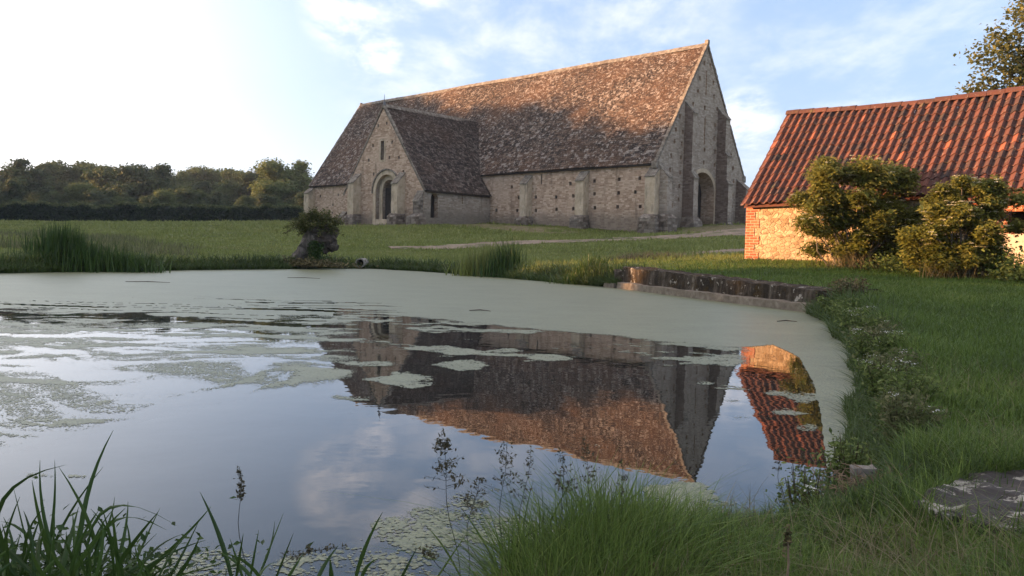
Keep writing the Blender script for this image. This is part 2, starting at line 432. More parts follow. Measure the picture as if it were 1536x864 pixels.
simple('oak_door', [(.3, (.018, .015, .013)), (.7, (.045, .038, .034))], 5, stretch=(9, 9, .6), bs=.8)
simple('dark_inside', [(.3, (.012, .011, .010)), (.7, (.02, .018, .016))])
simple('shutter', [(.3, (.10, .075, .06)), (.7, (.17, .13, .11))], stretch=(6, 6, .6))
simple('lead', [(.3, (.10, .10, .11)), (.7, (.18, .18, .19))], rough=.6)
simple('old_beam', [(.3, (.09, .035, .025)), (.7, (.17, .07, .045))], stretch=(.5, 6, 6))
simple('bark', [(.3, (.045, .037, .031)), (.5, (.12, .10, .085)), (.72, (.25, .22, .19))], 5, stretch=(1.6, 1.6, .5), bs=1, bd=.05)
simple('dark_bark', [(.3, (.022, .018, .015)), (.55, (.06, .048, .04)), (.75, (.16, .14, .12))], 5, bs=1, bd=.05)
simple('thin_bark', [(.3, (.09, .075, .06)), (.7, (.20, .17, .13))], 12, stretch=(2, 2, .4))
simple('dead_stem', [(.3, (.13, .09, .06)), (.7, (.28, .2, .13))], 20)
simple('concrete', [(.3, (.15, .14, .12)), (.7, (.36, .34, .31))], 14)
simple('twig', [(.3, (.05, .04, .035)), (.7, (.12, .1, .08))], 20)
simple('flint', [(.3, (.10, .09, .08)), (.7, (.30, .27, .24))], 9)

t = mat('pond_wall'); o = t.add('ShaderNodeTexCoord').outputs['Object']; sp = t.add('ShaderNodeSeparateXYZ', {0: o})
st = t.noise(t.scale(o, (2.2, 2.2, .35)), 2.2, 6, .7)
col = t.ramp(st, [(.3, (.022, .019, .016)), (.5, (.055, .044, .034)), (.62, (.12, .10, .08)), (.76, (.33, .30, .25))])
col = t.mix(t.math('MULTIPLY', t.smooth(t.noise(o, 3.0, 5, .7), .52, .64), .7), col, (.07, .045, .018))
col = t.mix(t.math('MULTIPLY', t.smooth(t.noise(o, 6.5, 4, .7), .60, .66), .85), col, (.42, .39, .34))
finish(t, col, .95, t.noise(o, 5, 6, .75), 1.0, .06, .1)
simple('pond_ledge', [(.3, (.13, .105, .08)), (.55, (.22, .185, .145)), (.75, (.33, .29, .24))], 7, bs=.8, bd=.03)

t = mat('slab_stone'); o = t.add('ShaderNodeTexCoord').outputs['Object']
col = t.ramp(t.noise(o, 6, 6, .7), [(.3, (.032, .027, .026)), (.6, (.058, .050, .046)), (.8, (.095, .08, .072))])
lv = t.math('ADD', t.noise(t.scale(o, (1, 1.3, 1)), 7.5, 8, .72, .4), t.math('MULTIPLY', t.noise(o, 70, 4, .8), .16))
col = t.mix(t.math('MULTIPLY', t.smooth(lv, .645, .675), .9), col, (.38, .355, .31))
finish(t, col, .8, t.noise(o, 22, 5, .7), .6, .01, .3)

t = mat('gravel'); o = t.add('ShaderNodeTexCoord').outputs['Object']
col = t.ramp(t.noise(o, 1.1, 6, .7), [(.3, (.15, .115, .085)), (.55, (.27, .215, .165)), (.75, (.35, .29, .23))])
col = t.mix(t.smooth(t.noise(t.scale(o, (.6, 1, 1)), .7, 5, .7), .52, .62), col, (.06, .085, .022))
finish(t, col, .95, t.noise(o, 25, 4), .6, .02, .1)

t = mat('ground_earth'); o = t.add('ShaderNodeTexCoord').outputs['Object']
col = t.ramp(t.noise(o, .25, 6, .65), [(.3, (.085, .115, .027)), (.5, (.13, .16, .04)), (.7, (.19, .205, .065))])
col = t.mix(t.math('MULTIPLY', t.smooth(t.noise(o, 3.0, 6, .75), .45, .7), .5), col, (.03, .05, .012))
col = t.mix(t.math('MULTIPLY', t.smooth(t.noise(t.scale(o, (.3, 1, 1)), .35, 4, .6), .58, .7), .45), col, (.19, .165, .075))
bank = t.add('ShaderNodeAttribute', attribute_name='bank').outputs['Fac']
soil = t.ramp(t.noise(o, 5, 5, .7), [(.3, (.018, .016, .010)), (.7, (.05, .042, .025))])
col = t.mix(bank, col, soil)
dry = t.add('ShaderNodeAttribute', attribute_name='dry').outputs['Fac']
col = t.mix(dry, col, t.ramp(t.noise(o, 2, 6, .7), [(.35, (.13, .12, .055)), (.6, (.28, .235, .15))]))
finish(t, col, .95, t.math('ADD', t.noise(o, 7, 5, .8), t.noise(o, 40, 3)), .9, .08, .08)


def leaf_mat(name, dark, mid, light, trans=.35, rough=.5, spec=.25, nscale=.7, up=0.0):
    t = mat(name); tint = t.add('ShaderNodeAttribute', attribute_name='tint').outputs['Fac']
    o = t.add('ShaderNodeTexCoord').outputs['Object']
    v = t.math('ADD', t.math('MULTIPLY', tint, .65), t.math('MULTIPLY', t.noise(o, nscale, 3), .35))
    col = t.ramp(v, [(.15, dark), (.5, mid), (.85, light)])
    p = t.add('ShaderNodeBsdfPrincipled', {'Base Color': col, 'Roughness': rough, 'Specular IOR Level': spec})
    if up:
        nv = t.vmath('NORMALIZE', t.vmath('ADD', t.vmath('MULTIPLY', t.add('ShaderNodeNewGeometry').outputs['Normal'], (1 - up,) * 3), (0, 0, up)))
        t.set(p, 'Normal', nv)
    tr = t.add('ShaderNodeBsdfTranslucent', {'Color': t.mix(.5, col, light)})
    mx = t.add('ShaderNodeMixShader', {0: trans, 1: p.outputs[0], 2: tr.outputs[0]})
    t.add('ShaderNodeOutputMaterial', {0: mx.outputs[0]})


leaf_mat('grass', (.024, .050, .008), (.085, .158, .020), (.19, .26, .055), up=.65)
leaf_mat('field_grass', (.11, .16, .028), (.19, .245, .05), (.30, .31, .10), up=.65)
leaf_mat('reed', (.020, .045, .012), (.042, .085, .022), (.09, .14, .035), .3, .4)
leaf_mat('bank_blade', (.025, .045, .012), (.06, .10, .025), (.12, .16, .045), .3, .5, up=.3)
leaf_mat('dry_grass', (.08, .075, .03), (.17, .15, .075), (.33, .28, .17))
leaf_mat('rough_grass', (.05, .07, .022), (.11, .13, .05), (.22, .21, .11), up=.4, spec=.1)
leaf_mat('seed_head', (.035, .035, .018), (.075, .068, .04), (.15, .13, .085))
leaf_mat('elder_leaf', (.030, .045, .009), (.16, .17, .034), (.33, .31, .09), .35, up=.35, spec=.1)
leaf_mat('elder_flower', (.45, .42, .26), (.62, .58, .40), (.78, .74, .55), .3)
leaf_mat('white_flower', (.5, .5, .45), (.65, .65, .6), (.8, .8, .75), .3)
leaf_mat('maple_leaf', (.05, .06, .016), (.12, .125, .032), (.24, .22, .07), .4)
leaf_mat('willow_leaf', (.025, .042, .012), (.065, .085, .022), (.17, .165, .05), .3)
leaf_mat('dark_wood_leaf', (.024, .042, .018), (.045, .070, .026), (.085, .115, .040), .2, .7)
leaf_mat('mid_wood_leaf', (.035, .058, .020), (.070, .10, .034), (.12, .15, .05), .2, .7)
leaf_mat('pale_wood_leaf', (.050, .075, .020), (.095, .13, .038), (.16, .19, .06), .25, .7)
leaf_mat('hedge_leaf', (.010, .020, .007), (.020, .036, .011), (.045, .065, .020), .15, .7)
leaf_mat('hedge_top', (.04, .06, .018), (.085, .11, .035), (.16, .175, .07), .25, .7)
leaf_mat('weed_leaf', (.04, .065, .016), (.10, .145, .035), (.21, .25, .08), .3, up=.45, spec=.1)
leaf_mat('weed_brown', (.05, .045, .02), (.11, .095, .045), (.2, .17, .085), .2, up=.4, spec=.1)

t = mat('pond_water'); o = t.add('ShaderNodeTexCoord').outputs['Object']
rip = t.math('ADD', t.noise(t.scale(o, (1, 1, 1)), 2.2, 3, .5), t.math('MULTIPLY', t.noise(o, 11, 2, .5), .12))
b = t.add('ShaderNodeBump', {'Height': rip, 'Strength': .05, 'Distance': .03})
fr = t.add('ShaderNodeFresnel', {'IOR': 1.55, 'Normal': b.outputs[0]}).outputs[0]
gl = t.add('ShaderNodeBsdfGlossy', {'Color': (.93, .94, .97), 'Roughness': 0.006, 'Normal': b.outputs[0]})
df = t.add('ShaderNodeBsdfDiffuse', {'Color': t.ramp(t.noise(o, 1.2, 4), [(.3, (.010, .011, .010)), (.7, (.018, .020, .017))])})
mx = t.add('ShaderNodeMixShader', {0: fr, 1: df.outputs[0], 2: gl.outputs[0]}); t.add('ShaderNodeOutputMaterial', {0: mx.outputs[0]})

t = mat('duckweed'); o = t.add('ShaderNodeTexCoord').outputs['Object']
cov = t.add('ShaderNodeAttribute', attribute_name='cover').outputs['Fac']
warp = t.add('ShaderNodeVectorMath', {0: o, 1: t.scale(t.add('ShaderNodeTexNoise', {'Vector': o, 'Scale': 1.1, 'Detail': 3}).outputs['Color'], (.9, .9, 0))}, operation='ADD').outputs[0]
fn = t.math('ADD', t.math('MULTIPLY', t.noise(t.scale(warp, (1, 1, 1)), 5.0, 7, .72, .6), .62), t.math('MULTIPLY', t.vor(o, 70), .38))
a = t.smooth(t.math('SUBTRACT', cov, fn), -.04, .10)
grn = t.ramp(t.noise(o, 1.0, 6, .7), [(.3, (.12, .14, .085)), (.5, (.155, .172, .108)), (.72, (.19, .205, .135))])
grn = t.mix(t.math('MULTIPLY', t.smooth(t.noise(t.scale(warp, (.5, 2.2, 1)), 2.0, 6, .7), .44, .64), .6), grn, (.10, .112, .072))
vc = t.add('ShaderNodeSeparateColor', {0: t.add('ShaderNodeTexVoronoi', {'Vector': o, 'Scale': 130.0}).outputs['Color']}).outputs[0]
grn = t.mix(t.math('MULTIPLY', t.smooth(vc, .3, .9), .5), grn, (.30, .31, .17)); grn = t.mix(t.math('MULTIPLY', t.smooth(vc, .22, .05), .6), grn, (.06, .075, .035))
p = t.add('ShaderNodeBsdfPrincipled', {'Base Color': grn, 'Roughness': .42, 'Specular IOR Level': .45,
          'Normal': t.add('ShaderNodeBump', {'Height': t.noise(o, 120, 2), 'Strength': .3, 'Distance': .004}).outputs[0]})
tr = t.add('ShaderNodeBsdfTransparent')
mx = t.add('ShaderNodeMixShader', {0: a, 1: tr.outputs[0], 2: p.outputs[0]}); t.add('ShaderNodeOutputMaterial', {0: mx.outputs[0]})

# ------------------------------------------------------------------ ground sheet
ang = np.concatenate([np.arange(-42, 42, .28), np.arange(42, 318, 2.5)]); ang = np.radians(ang)
rad = np.concatenate([[0.0], .25 * 1.0125 ** np.arange(0, 640), [900, 1300, 2000, 3500, 5500]])
AA, RR = np.meshgrid(ang, rad); gx = RR * np.sin(AA); gy = RR * np.cos(AA)
gz, gd = H(gx, gy, True)
na, nr = len(ang), len(rad)
bankw = (1 - sstep(gd, .12, .5)) * sstep(np.hypot(gx, gy), 2, 5)


def blobm(x, y, cx, cy, rx, ry, rot=0):
    c, s = math.cos(rot), math.sin(rot); u = ((x - cx) * c + (y - cy) * s) / rx; v = (-(x - cx) * s + (y - cy) * c) / ry
    return np.clip(1 - (u * u + v * v), 0, 1)


dpx, dpy = bw(-14, -4.5)
dry = np.clip(blobm(gx, gy, dpx, dpy, 12, 3.0, BTH) * 2, 0, 1) * sstep(fbm(gx * .6, gy * .6, 21), .35, .6)
dpx2, dpy2 = bw(4.5, 4); dry = np.maximum(dry, np.clip(blobm(gx, gy, dpx2, dpy2, 4.5, 9, BTH) * 1.3, 0, 1) * .9)
dpx3, dpy3 = bw(-23, -10); dry = np.maximum(dry, np.clip(blobm(gx, gy, dpx3, dpy3, 8, 1.6, BTH), 0, 1) * .8)
idx = np.arange(na * nr).reshape(nr, na); nxt = np.roll(idx, -1, 1)
q = np.stack([idx[:-1], nxt[:-1], nxt[1:], idx[1:]], -1).reshape(-1, 4)[:, ::-1]
me = npmesh('ground', np.stack([gx, gy, gz], -1).reshape(-1, 3), q, {'bank': bankw.ravel(), 'dry': dry.ravel()}, True)
tag(link('ground', me, 'ground_earth'), kind='structure')

# pond water
me = bpy.data.meshes.new('pond_water'); me.from_pydata([(-16, -2, 0), (7, -2, 0), (7, 37, 0), (-16, 37, 0)], [], [(0, 1, 2, 3)])
tag(link('pond_water', me, 'pond_water'), 'still dark pond water reflecting barn and sky', kind='structure')


# ray helper: a viewing direction of the photograph turned into a point on the ground
def ray(px, py): return cam_f + cam_r * ((px - 768) / FPX) - cam_u * ((py - 432) / FPX)


def hit(px, py, y0=12, y1=200):
    d = ray(px, py); ys = np.linspace(y0, y1, 3000); tt = ys / d.y; xs = d.x * tt; zs = CAMH + d.z * tt
    g = ground_base(xs, ys); k = np.where(g > zs)[0]
    i = k[0] if len(k) else len(ys) - 1
    return float(xs[i]), float(ys[i])


def at_y(px, py, Y):
    d = ray(px, py); t_ = Y / d.y; return Vector((d.x * t_, Y, CAMH + d.z * t_))


def at_z(px, py, z=0.0):
    d = ray(px, py); t_ = (z - CAMH) / d.z; return Vector((d.x * t_, d.y * t_, z))


# paths
def ribbon(name, pts, widths, label):
    P = [np.array(p) for p in pts]; V = []; M = 9; out = []
    dense = []; wd = []
    for i in range(len(P) - 1):
        n = max(2, int(np.linalg.norm(P[i + 1] - P[i]) / .35))
        for k in range(n): f = k / n; dense.append(P[i] * (1 - f) + P[i + 1] * f); wd.append(widths[i] * (1 - f) + widths[i + 1] * f)
    dense = np.array(dense); wd = np.array(wd)
    for _ in range(12): dense[1:-1] = (dense[:-2] + dense[2:] + dense[1:-1] * 2) / 4
    tg = np.gradient(dense, axis=0); tg /= np.linalg.norm(tg, axis=1)[:, None]; nm = np.stack([-tg[:, 1], tg[:, 0]], 1)
    for k in range(M):
        e = (k / (M - 1) - .5) * 2
        ww = wd * (1 + .35 * (fbm(dense[:, 0] * .9 + k * 0, dense[:, 1] * .9, 40 + (k > 4), 3) - .5)) if k in (0, M - 1) else wd
        out.append(dense + nm * (e * ww / 2)[:, None])
    A = np.stack(out, 1); z = H(A[..., 0], A[..., 1]) + .022
    n0, n1_ = A.shape[:2]; ii = np.arange(n0 * n1_).reshape(n0, n1_)
    f = np.stack([ii[:-1, :-1], ii[:-1, 1:], ii[1:, 1:], ii[1:, :-1]], -1).reshape(-1, 4)
    me = npmesh(name, np.dstack([A, z]).reshape(-1, 3), f[:, ::-1], smooth=True)
    tag(link(name, me, 'gravel'), label, kind='structure')
    return dense, wd


pathA = ribbon('gravel_path', [hit(585, 371), hit(680, 369.5), hit(800, 364.5), hit(920, 359), hit(1040, 352.5), hit(1118, 348), (26, 66), (40, 60)], [1.2, 2.4, 2.9, 3.4, 4.4, 7.5, 6, 5], 'pale worn gravel track running to the barn gable door')
pb = hit(1060, 382.5)
pathB = ribbon('gravel_path', [hit(960, 388, 24), hit(1010, 385.5, 24), pb, hit(1118, 379, 24), (14, 38), (22, 40)], [.3, 1.5, 3.2, 4.2, 4.5, 4.5], 'grey gravel spur beside the red tiled outbuilding corner')


def on_path(x, y):
    r = np.zeros(x.shape, bool)
    for dn, wd in (pathA, pathB):
        for i in range(0, len(dn), 2): r |= np.hypot(x - dn[i, 0], y - dn[i, 1]) < wd[i] * .36 * (.8 + .5 * fbm(x * 1.3, y * 1.3, 44, 2))
    return r


# ------------------------------------------------------------------ duckweed
aa = np.radians(np.arange(-52, 40, .1)); rr = 1.35 * 1.0075 ** np.arange(0, 440)
A2, R2 = np.meshgrid(aa, rr); dx_ = R2 * np.sin(A2); dy_ = R2 * np.cos(A2); dsh = shore_dist(dx_, dy_)
# photograph direction of each point, used to lay out where the mats lie on the pond
ppx = 768 + FPX * ((dx_ * cam_r.x + dy_ * cam_r.y - CAMH * cam_r.z) / (dx_ * cam_f.x + dy_ * cam_f.y - CAMH * cam_f.z))
ppy = 432 - FPX * ((dx_ * cam_u.x + dy_ * cam_u.y - CAMH * cam_u.z) / (dx_ * cam_f.x + dy_ * cam_f.y - CAMH * cam_f.z))
EDGE = np.array([(-400, 450), (0, 462), (200, 470), (330, 474), (470, 468), (560, 469), (700, 482), (850, 495), (1000, 511), (1105, 519), (1160, 514), (1200, 535), (1222, 575), (1232, 620), (1240, 700), (1300, 705)], float)
# the mat's edge as world points, so it stays put from anywhere
edge_y = np.interp(ppx, EDGE[:, 0], EDGE[:, 1])
nz = fbm(dx_ * .9, dy_ * .45, 61, 5, .6) - .5
cover = sstep(edge_y + nz * 34 * (ppx < 500) + nz * 10 - ppy, -7, 5) * 1.0
cover = np.where(ppx > 1180, sstep((ppx - np.interp(ppy, [510, 560, 620, 700, 760], [1120, 1205, 1222, 1236, 1280])) + nz * 30, -10, 25) * .8 * (ppy < 705) + 0 * cover, cover) if False else np.maximum(cover, (sstep((ppx - np.interp(ppy, [505, 530, 560, 620, 700, 760], [1130, 1185, 1205, 1222, 1238, 1285])) + nz * 30, -14, 26) * .52 * (ppy > 505) * (ppy < 705)))


def streaky(x, y, seed, sx, sy, thr0, thr1, wr=1.2):
    wx = x + (fbm(x * .5, y * .5, seed + 5, 3) - .5) * wr * 2; wy = y + (fbm(x * .5, y * .5, seed + 9, 3) - .5) * wr * 2
    return sstep(fbm(wx * sx, wy * sy, seed, 5, .6), thr0, thr1)


# milky swirls on the left
left = sstep(np.interp(ppx, [-300, 0, 100, 300, 500, 560], [700, 690, 662, 618, 588, 560]) - ppy + nz * 40, -6, 30) * sstep(575 + nz * 60 - ppx, 0, 60) * (ppy > 440)
sw = .315 + .26 * streaky(dx_, dy_, 71, 1.3, 3.4, .40, .62) + .20 * streaky(dx_, dy_, 81, .9, 3.8, .48, .60)
cover = np.maximum(cover, left * np.clip(sw, 0, .92))
# drifts in the barn's reflection
mid = sstep(ppx, 440, 520) * sstep(1160 - ppx, 0, 60) * sstep(ppy - edge_y, -4, 2)
dep = np.clip((ppy - edge_y) / 95, 0, 1)
rag = streaky(dx_, dy_, 91, .8, 2.2, .44 + .16, .52 + .16)
cover = np.maximum(cover, mid * np.clip(sstep(fbm(dx_ * 1.3 + 3, dy_ * 2.4, 95, 6, .66) - dep * .30, .40, .54), 0, 1) * .66)
for (bx, by, rx_, ry_, st) in [(605, 572, 62, 16, 1), (535, 597, 45, 9, 1), (815, 537, 48, 7, 1), (690, 548, 42, 11, .95), (680, 529, 38, 7, .95), (760, 527, 34, 5, .9), (560, 545, 40, 6, .9), (700, 600, 30, 4, .5),
                               (1215, 596, 38, 11, .9), (1165, 590, 34, 5, .9), (1190, 617, 60, 9, .85), (1100, 602, 22, 4, .8), (1060, 575, 26, 4, .8), (1110, 627, 18, 3, .7), (1215, 640, 24, 8, .8), (1180, 535, 55, 6, .5),
                               (1020, 740, 70, 17, 1), (990, 765, 120, 22, .85), (745, 737, 26, 9, 1), (700, 750, 55, 20, .75), (640, 800, 90, 45, .85), (480, 845, 170, 42, .8), (320, 850, 160, 42, .8), (760, 800, 120, 35, .85), (60, 715, 30, 8, .7), (120, 715, 22, 3, .9), (900, 800, 200, 30, .85), (575, 860, 120, 40, .8)]:
    e = 1 - (((ppx - bx) / rx_)**2 + ((ppy - by) / ry_)**2) + (fbm(dx_ * 3.5, dy_ * 5, 33, 5, .65) - .5) * 2.6
    cover = np.maximum(cover, sstep(e, -.1, .9) * st * (.70 if by < 700 else .72))
cover = np.where((ppx < 1130) & (ppx > 140), cover, cover)
# thin drag lines in the far mat
lines = streaky(dx_, dy_, 101, .35, 5.0, .60, .63, .5) * sstep(ppy, 438, 455) * sstep(700 - ppx, 0, 200) * (ppy < 500)
cover = cover * (1 - .75 * lines)
cover[dsh > .25] = 0
ii = np.arange(cover.size).reshape(cover.shape)
f = np.stack([ii[:-1, :-1], ii[:-1, 1:], ii[1:, 1:], ii[1:, :-1]], -1).reshape(-1, 4)
keep = cover.ravel()[f].max(1) > .12; f = f[keep]; used, inv = np.unique(f, return_inverse=True)
vv = np.stack([dx_, dy_, np.full(dx_.shape, .0015)], -1).reshape(-1, 3)[used]
me = npmesh('duckweed', vv, inv.reshape(-1, 4)[:, ::-1], {'cover': cover.ravel()[used]}, True)
tag(link('duckweed', me, 'duckweed'), 'grey green duckweed film floating over the pond', 'duckweed', kind='stuff')


# ------------------------------------------------------------------ tithe barn
BW_, ZE, ZR, BL, ZB = 13.71, 7.90, 18.17, 47.0, 2.4
barn = empty('tithe_barn', (BC[0], BC[1], ZB), BTH, 'huge medieval stone barn with steep slate roof and gabled porch beyond the pond', 'barn')


def boolean_cut(obj_, cut_mb):
    me = bpy.data.meshes.new('cutter'); me.from_pydata([(x, y, z - ZB) for x, y, z in cut_mb.v], [], cut_mb.f)
    bm = bmesh.new(); bm.from_mesh(me); bmesh.ops.recalc_face_normals(bm, faces=bm.faces); bm.to_mesh(me); bm.free()
    co = bpy.data.objects.new('cutter', me); C.objects.link(co); co.parent = obj_.parent
    md = obj_.modifiers.new('cut', 'BOOLEAN'); md.object = co; md.operation = 'DIFFERENCE'; md.solver = 'EXACT'; md.use_self = True
    bpy.context.view_layer.update(); dg = bpy.context.evaluated_depsgraph_get()
    new = bpy.data.meshes.new_from_object(obj_.evaluated_get(dg)); obj_.modifiers.clear()
    obj_.data = new; bpy.data.objects.remove(co); bpy.data.meshes.remove(me)


def arch_prof(c, half, z0, zs, rise, n=14):
    pts = [(c - half, z0), (c + half, z0)]
    for i in range(n + 1):
        a_ = PI * i / n; pts.append((c + half * math.cos(a_), zs + rise * math.sin(a_)))
    return pts


SL = (ZR - ZE) / (BW_ / 2 + .25)


def roofz(Y): return ZE + (min(Y, BW_ - Y) + .25) * SL


wb = MB(); wb.prism([(0, 2), (BW_, 2), (BW_, roofz(0) - .25), (BW_ / 2, ZR - .36), (0, roofz(0) - .25)], 'x', -BL, 0)
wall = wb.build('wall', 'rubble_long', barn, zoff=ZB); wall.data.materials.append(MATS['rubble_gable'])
HOLE_LONG = [(-15.13, 6.63), (-16.97, 4.58), (-14.24, 5.65), (-14.4, 4.53), (-12.24, 5.65), (-12.2, 4.49), (-9.96, 5.57), (-9.88, 4.53), (-8.45, 6.65), (-8.09, 5.61), (-8.05, 4.57), (-5.94, 6.75), (-5.91, 5.72), (-5.83, 4.58),
             (-3.5, 6.78), (-3.51, 5.71), (-3.58, 4.62), (-1.55, 6.79), (-1.94, 5.73), (-1.45, 4.6), (-45.05, 6.69), (-41.57, 6.71), (-42.55, 5.65), (-42.66, 4.73), (-38.5, 6.7), (-39, 5.6), (-35, 6.7), (-32, 5.7)]
cut = MB()
for hx, hz_ in HOLE_LONG: cut.box(hx - .13, hx + .13, -.3, .5, hz_ - .14, hz_ + .14)
cut.box(-11.71, -11.57, -.3, .6, 6.7, 7.62)
HOLE_GABLE = [(1.92, 8.62), (3.37, 8.6), (1.8, 7.52), (3.3, 7.43), (3.24, 6.36), (3.18, 5.29), (2.23, 4.77), (6.91, 9.62), (8.65, 9.65), (6.85, 8.57), (8.62, 8.52), (12.0, 7.44), (11.86, 6.21), (11.83, 5.37), (11.8, 8.54), (11.4, 9.6), (6.42, 16.54), (7.38, 16.55),
              (5.81, 15.24), (7.98, 15.24), (5.58, 14.15), (8.14, 14.13), (4.9, 13.02), (6.71, 13.0), (8.77, 13.2), (3.0, 11.78), (2.47, 10.7), (3.47, 10.61), (8.5, 11.83), (8.4, 10.72), (11.0, 10.7), (2.32, 9.76), (3.42, 9.7)]
for hy, hz_ in HOLE_GABLE: cut.box(-.5, .3, hy - .14, hy + .14, hz_ - .17, hz_ + .17)
cut.box(-.7, .3, 6.75, 6.93, 14.04, 16.0); cut.box(-.7, .3, 6.75, 6.93, 10.06, 12.29)
cut.prism(arch_prof(6.85, 1.88, 1.0, 6.05, 1.7), 'x', -1.35, .3)
boolean_cut(wall, cut)
# end-facing walls take the darker, greyer rubble
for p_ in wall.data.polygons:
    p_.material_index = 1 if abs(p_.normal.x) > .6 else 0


def arch_door(name, parent, axis, plane, c, half, z0, zs, rise, thick, m_, label=None):
    mb = MB(); mb.prism(arch_prof(c, half, z0, zs, rise), axis, plane, plane + thick); o_ = mb.build(name, m_, parent, zoff=ZB)
    if label: o_['label'] = label
    return o_


arch_door('door', barn, 'x', -1.31, 6.85, 1.86, 3.3, 6.05, 1.68, .1, 'dark_inside', 'dark plank door deep in the gable arch')  # near-black colour stands in for the shade of the deep recess


def arch_ring(name, parent, axis, plane, c, r_in, r_out, zs, rise_in, rise_out, z0, thick, m_, n=16, drop=None):
    mb = MB(); zb = z0 if drop is None else drop
    inner = [(c + r_in * math.cos(PI * i / n), zs + rise_in * math.sin(PI * i / n)) for i in range(n + 1)]
    outer = [(c + r_out * math.cos(PI * i / n), zs + rise_out * math.sin(PI * i / n)) for i in range(n + 1)]
    inner = [(c + r_in, zb)] + inner + [(c - r_in, zb)]; outer = [(c + r_out, zb)] + outer + [(c - r_out, zb)]
    for i in range(len(inner) - 1):
        mb.prism([inner[i], outer[i], outer[i + 1], inner[i + 1]], axis, plane, plane + thick)
    return mb.build(name, m_, parent, zoff=ZB)


arch_ring('arch_surround', barn, 'x', -.1, 6.85, 1.89, 2.2, 6.05, 1.71, 2.02, 3.2, .125, 'ashlar')


def slates(name, parent, origin, du, dv, nrm, length, height, keepf=None, w0=.30, e0=.23, e1=.13, m_='slates', seed=1, thick=.028, zoff=0):
    """rows of overlapping stone slates on a slope. du along the eave, dv up the slope, nrm outward"""
    rng = np.random.default_rng(seed); origin, du, dv, nrm = [np.array(k, float) for k in (origin, du, dv, nrm)]
    V = []; T = []; Lc = []; v = -.05; row = 0
    while v < height:
        f = v / height; e = e0 * (1 - f) + e1 * f; wr_ = (w0 * (1 - f * .45))
        u = -rng.uniform(0, wr_)
        while u < length:
            wd = wr_ * rng.uniform(.6, 1.4); a0, a1 = max(u, 0), min(u + wd - .012, length)
            if a1 - a0 > .05:
                lift = thick * rng.uniform(.7, 1.7); tl = rng.uniform(-.008, .008); lo = v + rng.uniform(-.025, .02)
                hi = min(v + e * 1.25, height + .02)
                sag = .04 * math.sin(u * .31 + seed) + .03 * math.sin(u * .83 + v * .5)
                cc = [(a0, lo, lift + tl), (a1, lo + rng.uniform(-.012, .012), lift - tl), (a1, hi, .004), (a0, hi, .004), (a0, lo, -.012), (a1, lo, -.012)]
                pts = [origin + du * a + dv * b_ + nrm * (c_ + sag) for a, b_, c_ in cc]
                mid = pts[0] * .5 + pts[2] * .5
                if keepf is None or keepf(mid):
                    V.append(pts); T.append(rng.uniform()); Lc.append(rng.uniform())
            u += wd
        v += e; row += 1
    V = np.array(V); n = len(V); base = (np.arange(n) * 6)[:, None]
    F = np.concatenate([base + np.array([0, 1, 2, 3]), base + np.array([4, 5, 1, 0])])
    # side faces as thin quads sharing a corner
    F = np.concatenate([F, base + np.array([4, 0, 3, 3])[[0, 1, 2, 2]] * 0 + np.array([0, 3, 2, 1])[[0, 0, 0, 0]] * 0 + np.array([4, 0, 3, 5])]) if False else F
    vv = V.reshape(-1, 3).copy(); vv[:, 2] -= zoff
    at = {'tint': np.repeat(T, 6), 'lich': np.repeat(Lc, 6)}
    return link(name, npmesh(name, vv, F, at), m_, parent)


XG = -23.44; PW = 5.69; PY = -7.94; PZE, PZR = 5.93, 13.54
PSL = (PZR - PZE) / (PW + .2)
def porchz(X): return PZE + (PW + .2 - abs(X - XG)) * PSL


cs, sn = 1 / math.hypot(1, SL), SL / math.hypot(1, SL); hgt = (BW_ / 2 + .25) / cs
roof = slates('roof', barn, (-BL - .05, -.25, ZE), (1, 0, 0), (0, cs, sn), (0, -sn, cs), BL - .12, hgt, lambda m: m[2] > (porchz(m[0]) if abs(m[0] - XG) < PW + .2 and m[1] > -.3 else 0) - .35, seed=3, zoff=ZB)
slates('roof', barn, (-BL - .05, BW_ + .25, ZE), (1, 0, 0), (0, -cs, sn), (0, sn, cs), BL - .12, hgt, seed=5, w0=.5, e0=.4, e1=.3, zoff=ZB)
rd = MB()
for s_ in (0, 1):                                                    # boarding under the slates, so that no light shows between them
    y0, y1 = (-.24, BW_ / 2) if s_ == 0 else (BW_ + .24, BW_ / 2)
    rd.add([(-BL - .02, y0, ZE - .10), (-.1, y0, ZE - .10), (-.1, y1, ZR - .26), (-BL - .02, y1, ZR - .26)], [(0, 1, 2, 3)])
rd.build('roof_boarding', 'oak_door', barn, zoff=ZB)
fs = MB(); fs.box(-BL, -.1, -.2, -.06, ZE - .2, ZE - .07); fs.build('eaves_board', 'oak_door', barn, zoff=ZB)
rt = MB(); x = -BL
while x < -.3:
    x2 = min(x + random.uniform(.45, .6), -.15); dz = random.uniform(-.015, .015) + .03 * math.sin(x * .4)
    rt.prism([(BW_ / 2 - .24, ZR - .22 + dz), (BW_ / 2 + .24, ZR - .22 + dz), (BW_ / 2 + .02, ZR + .14 + dz), (BW_ / 2 - .02, ZR + .14 + dz)], 'x', x, x2 - .015); x = x2
rt.build('ridge_tiles', 'weathered_cap', barn, zoff=ZB)


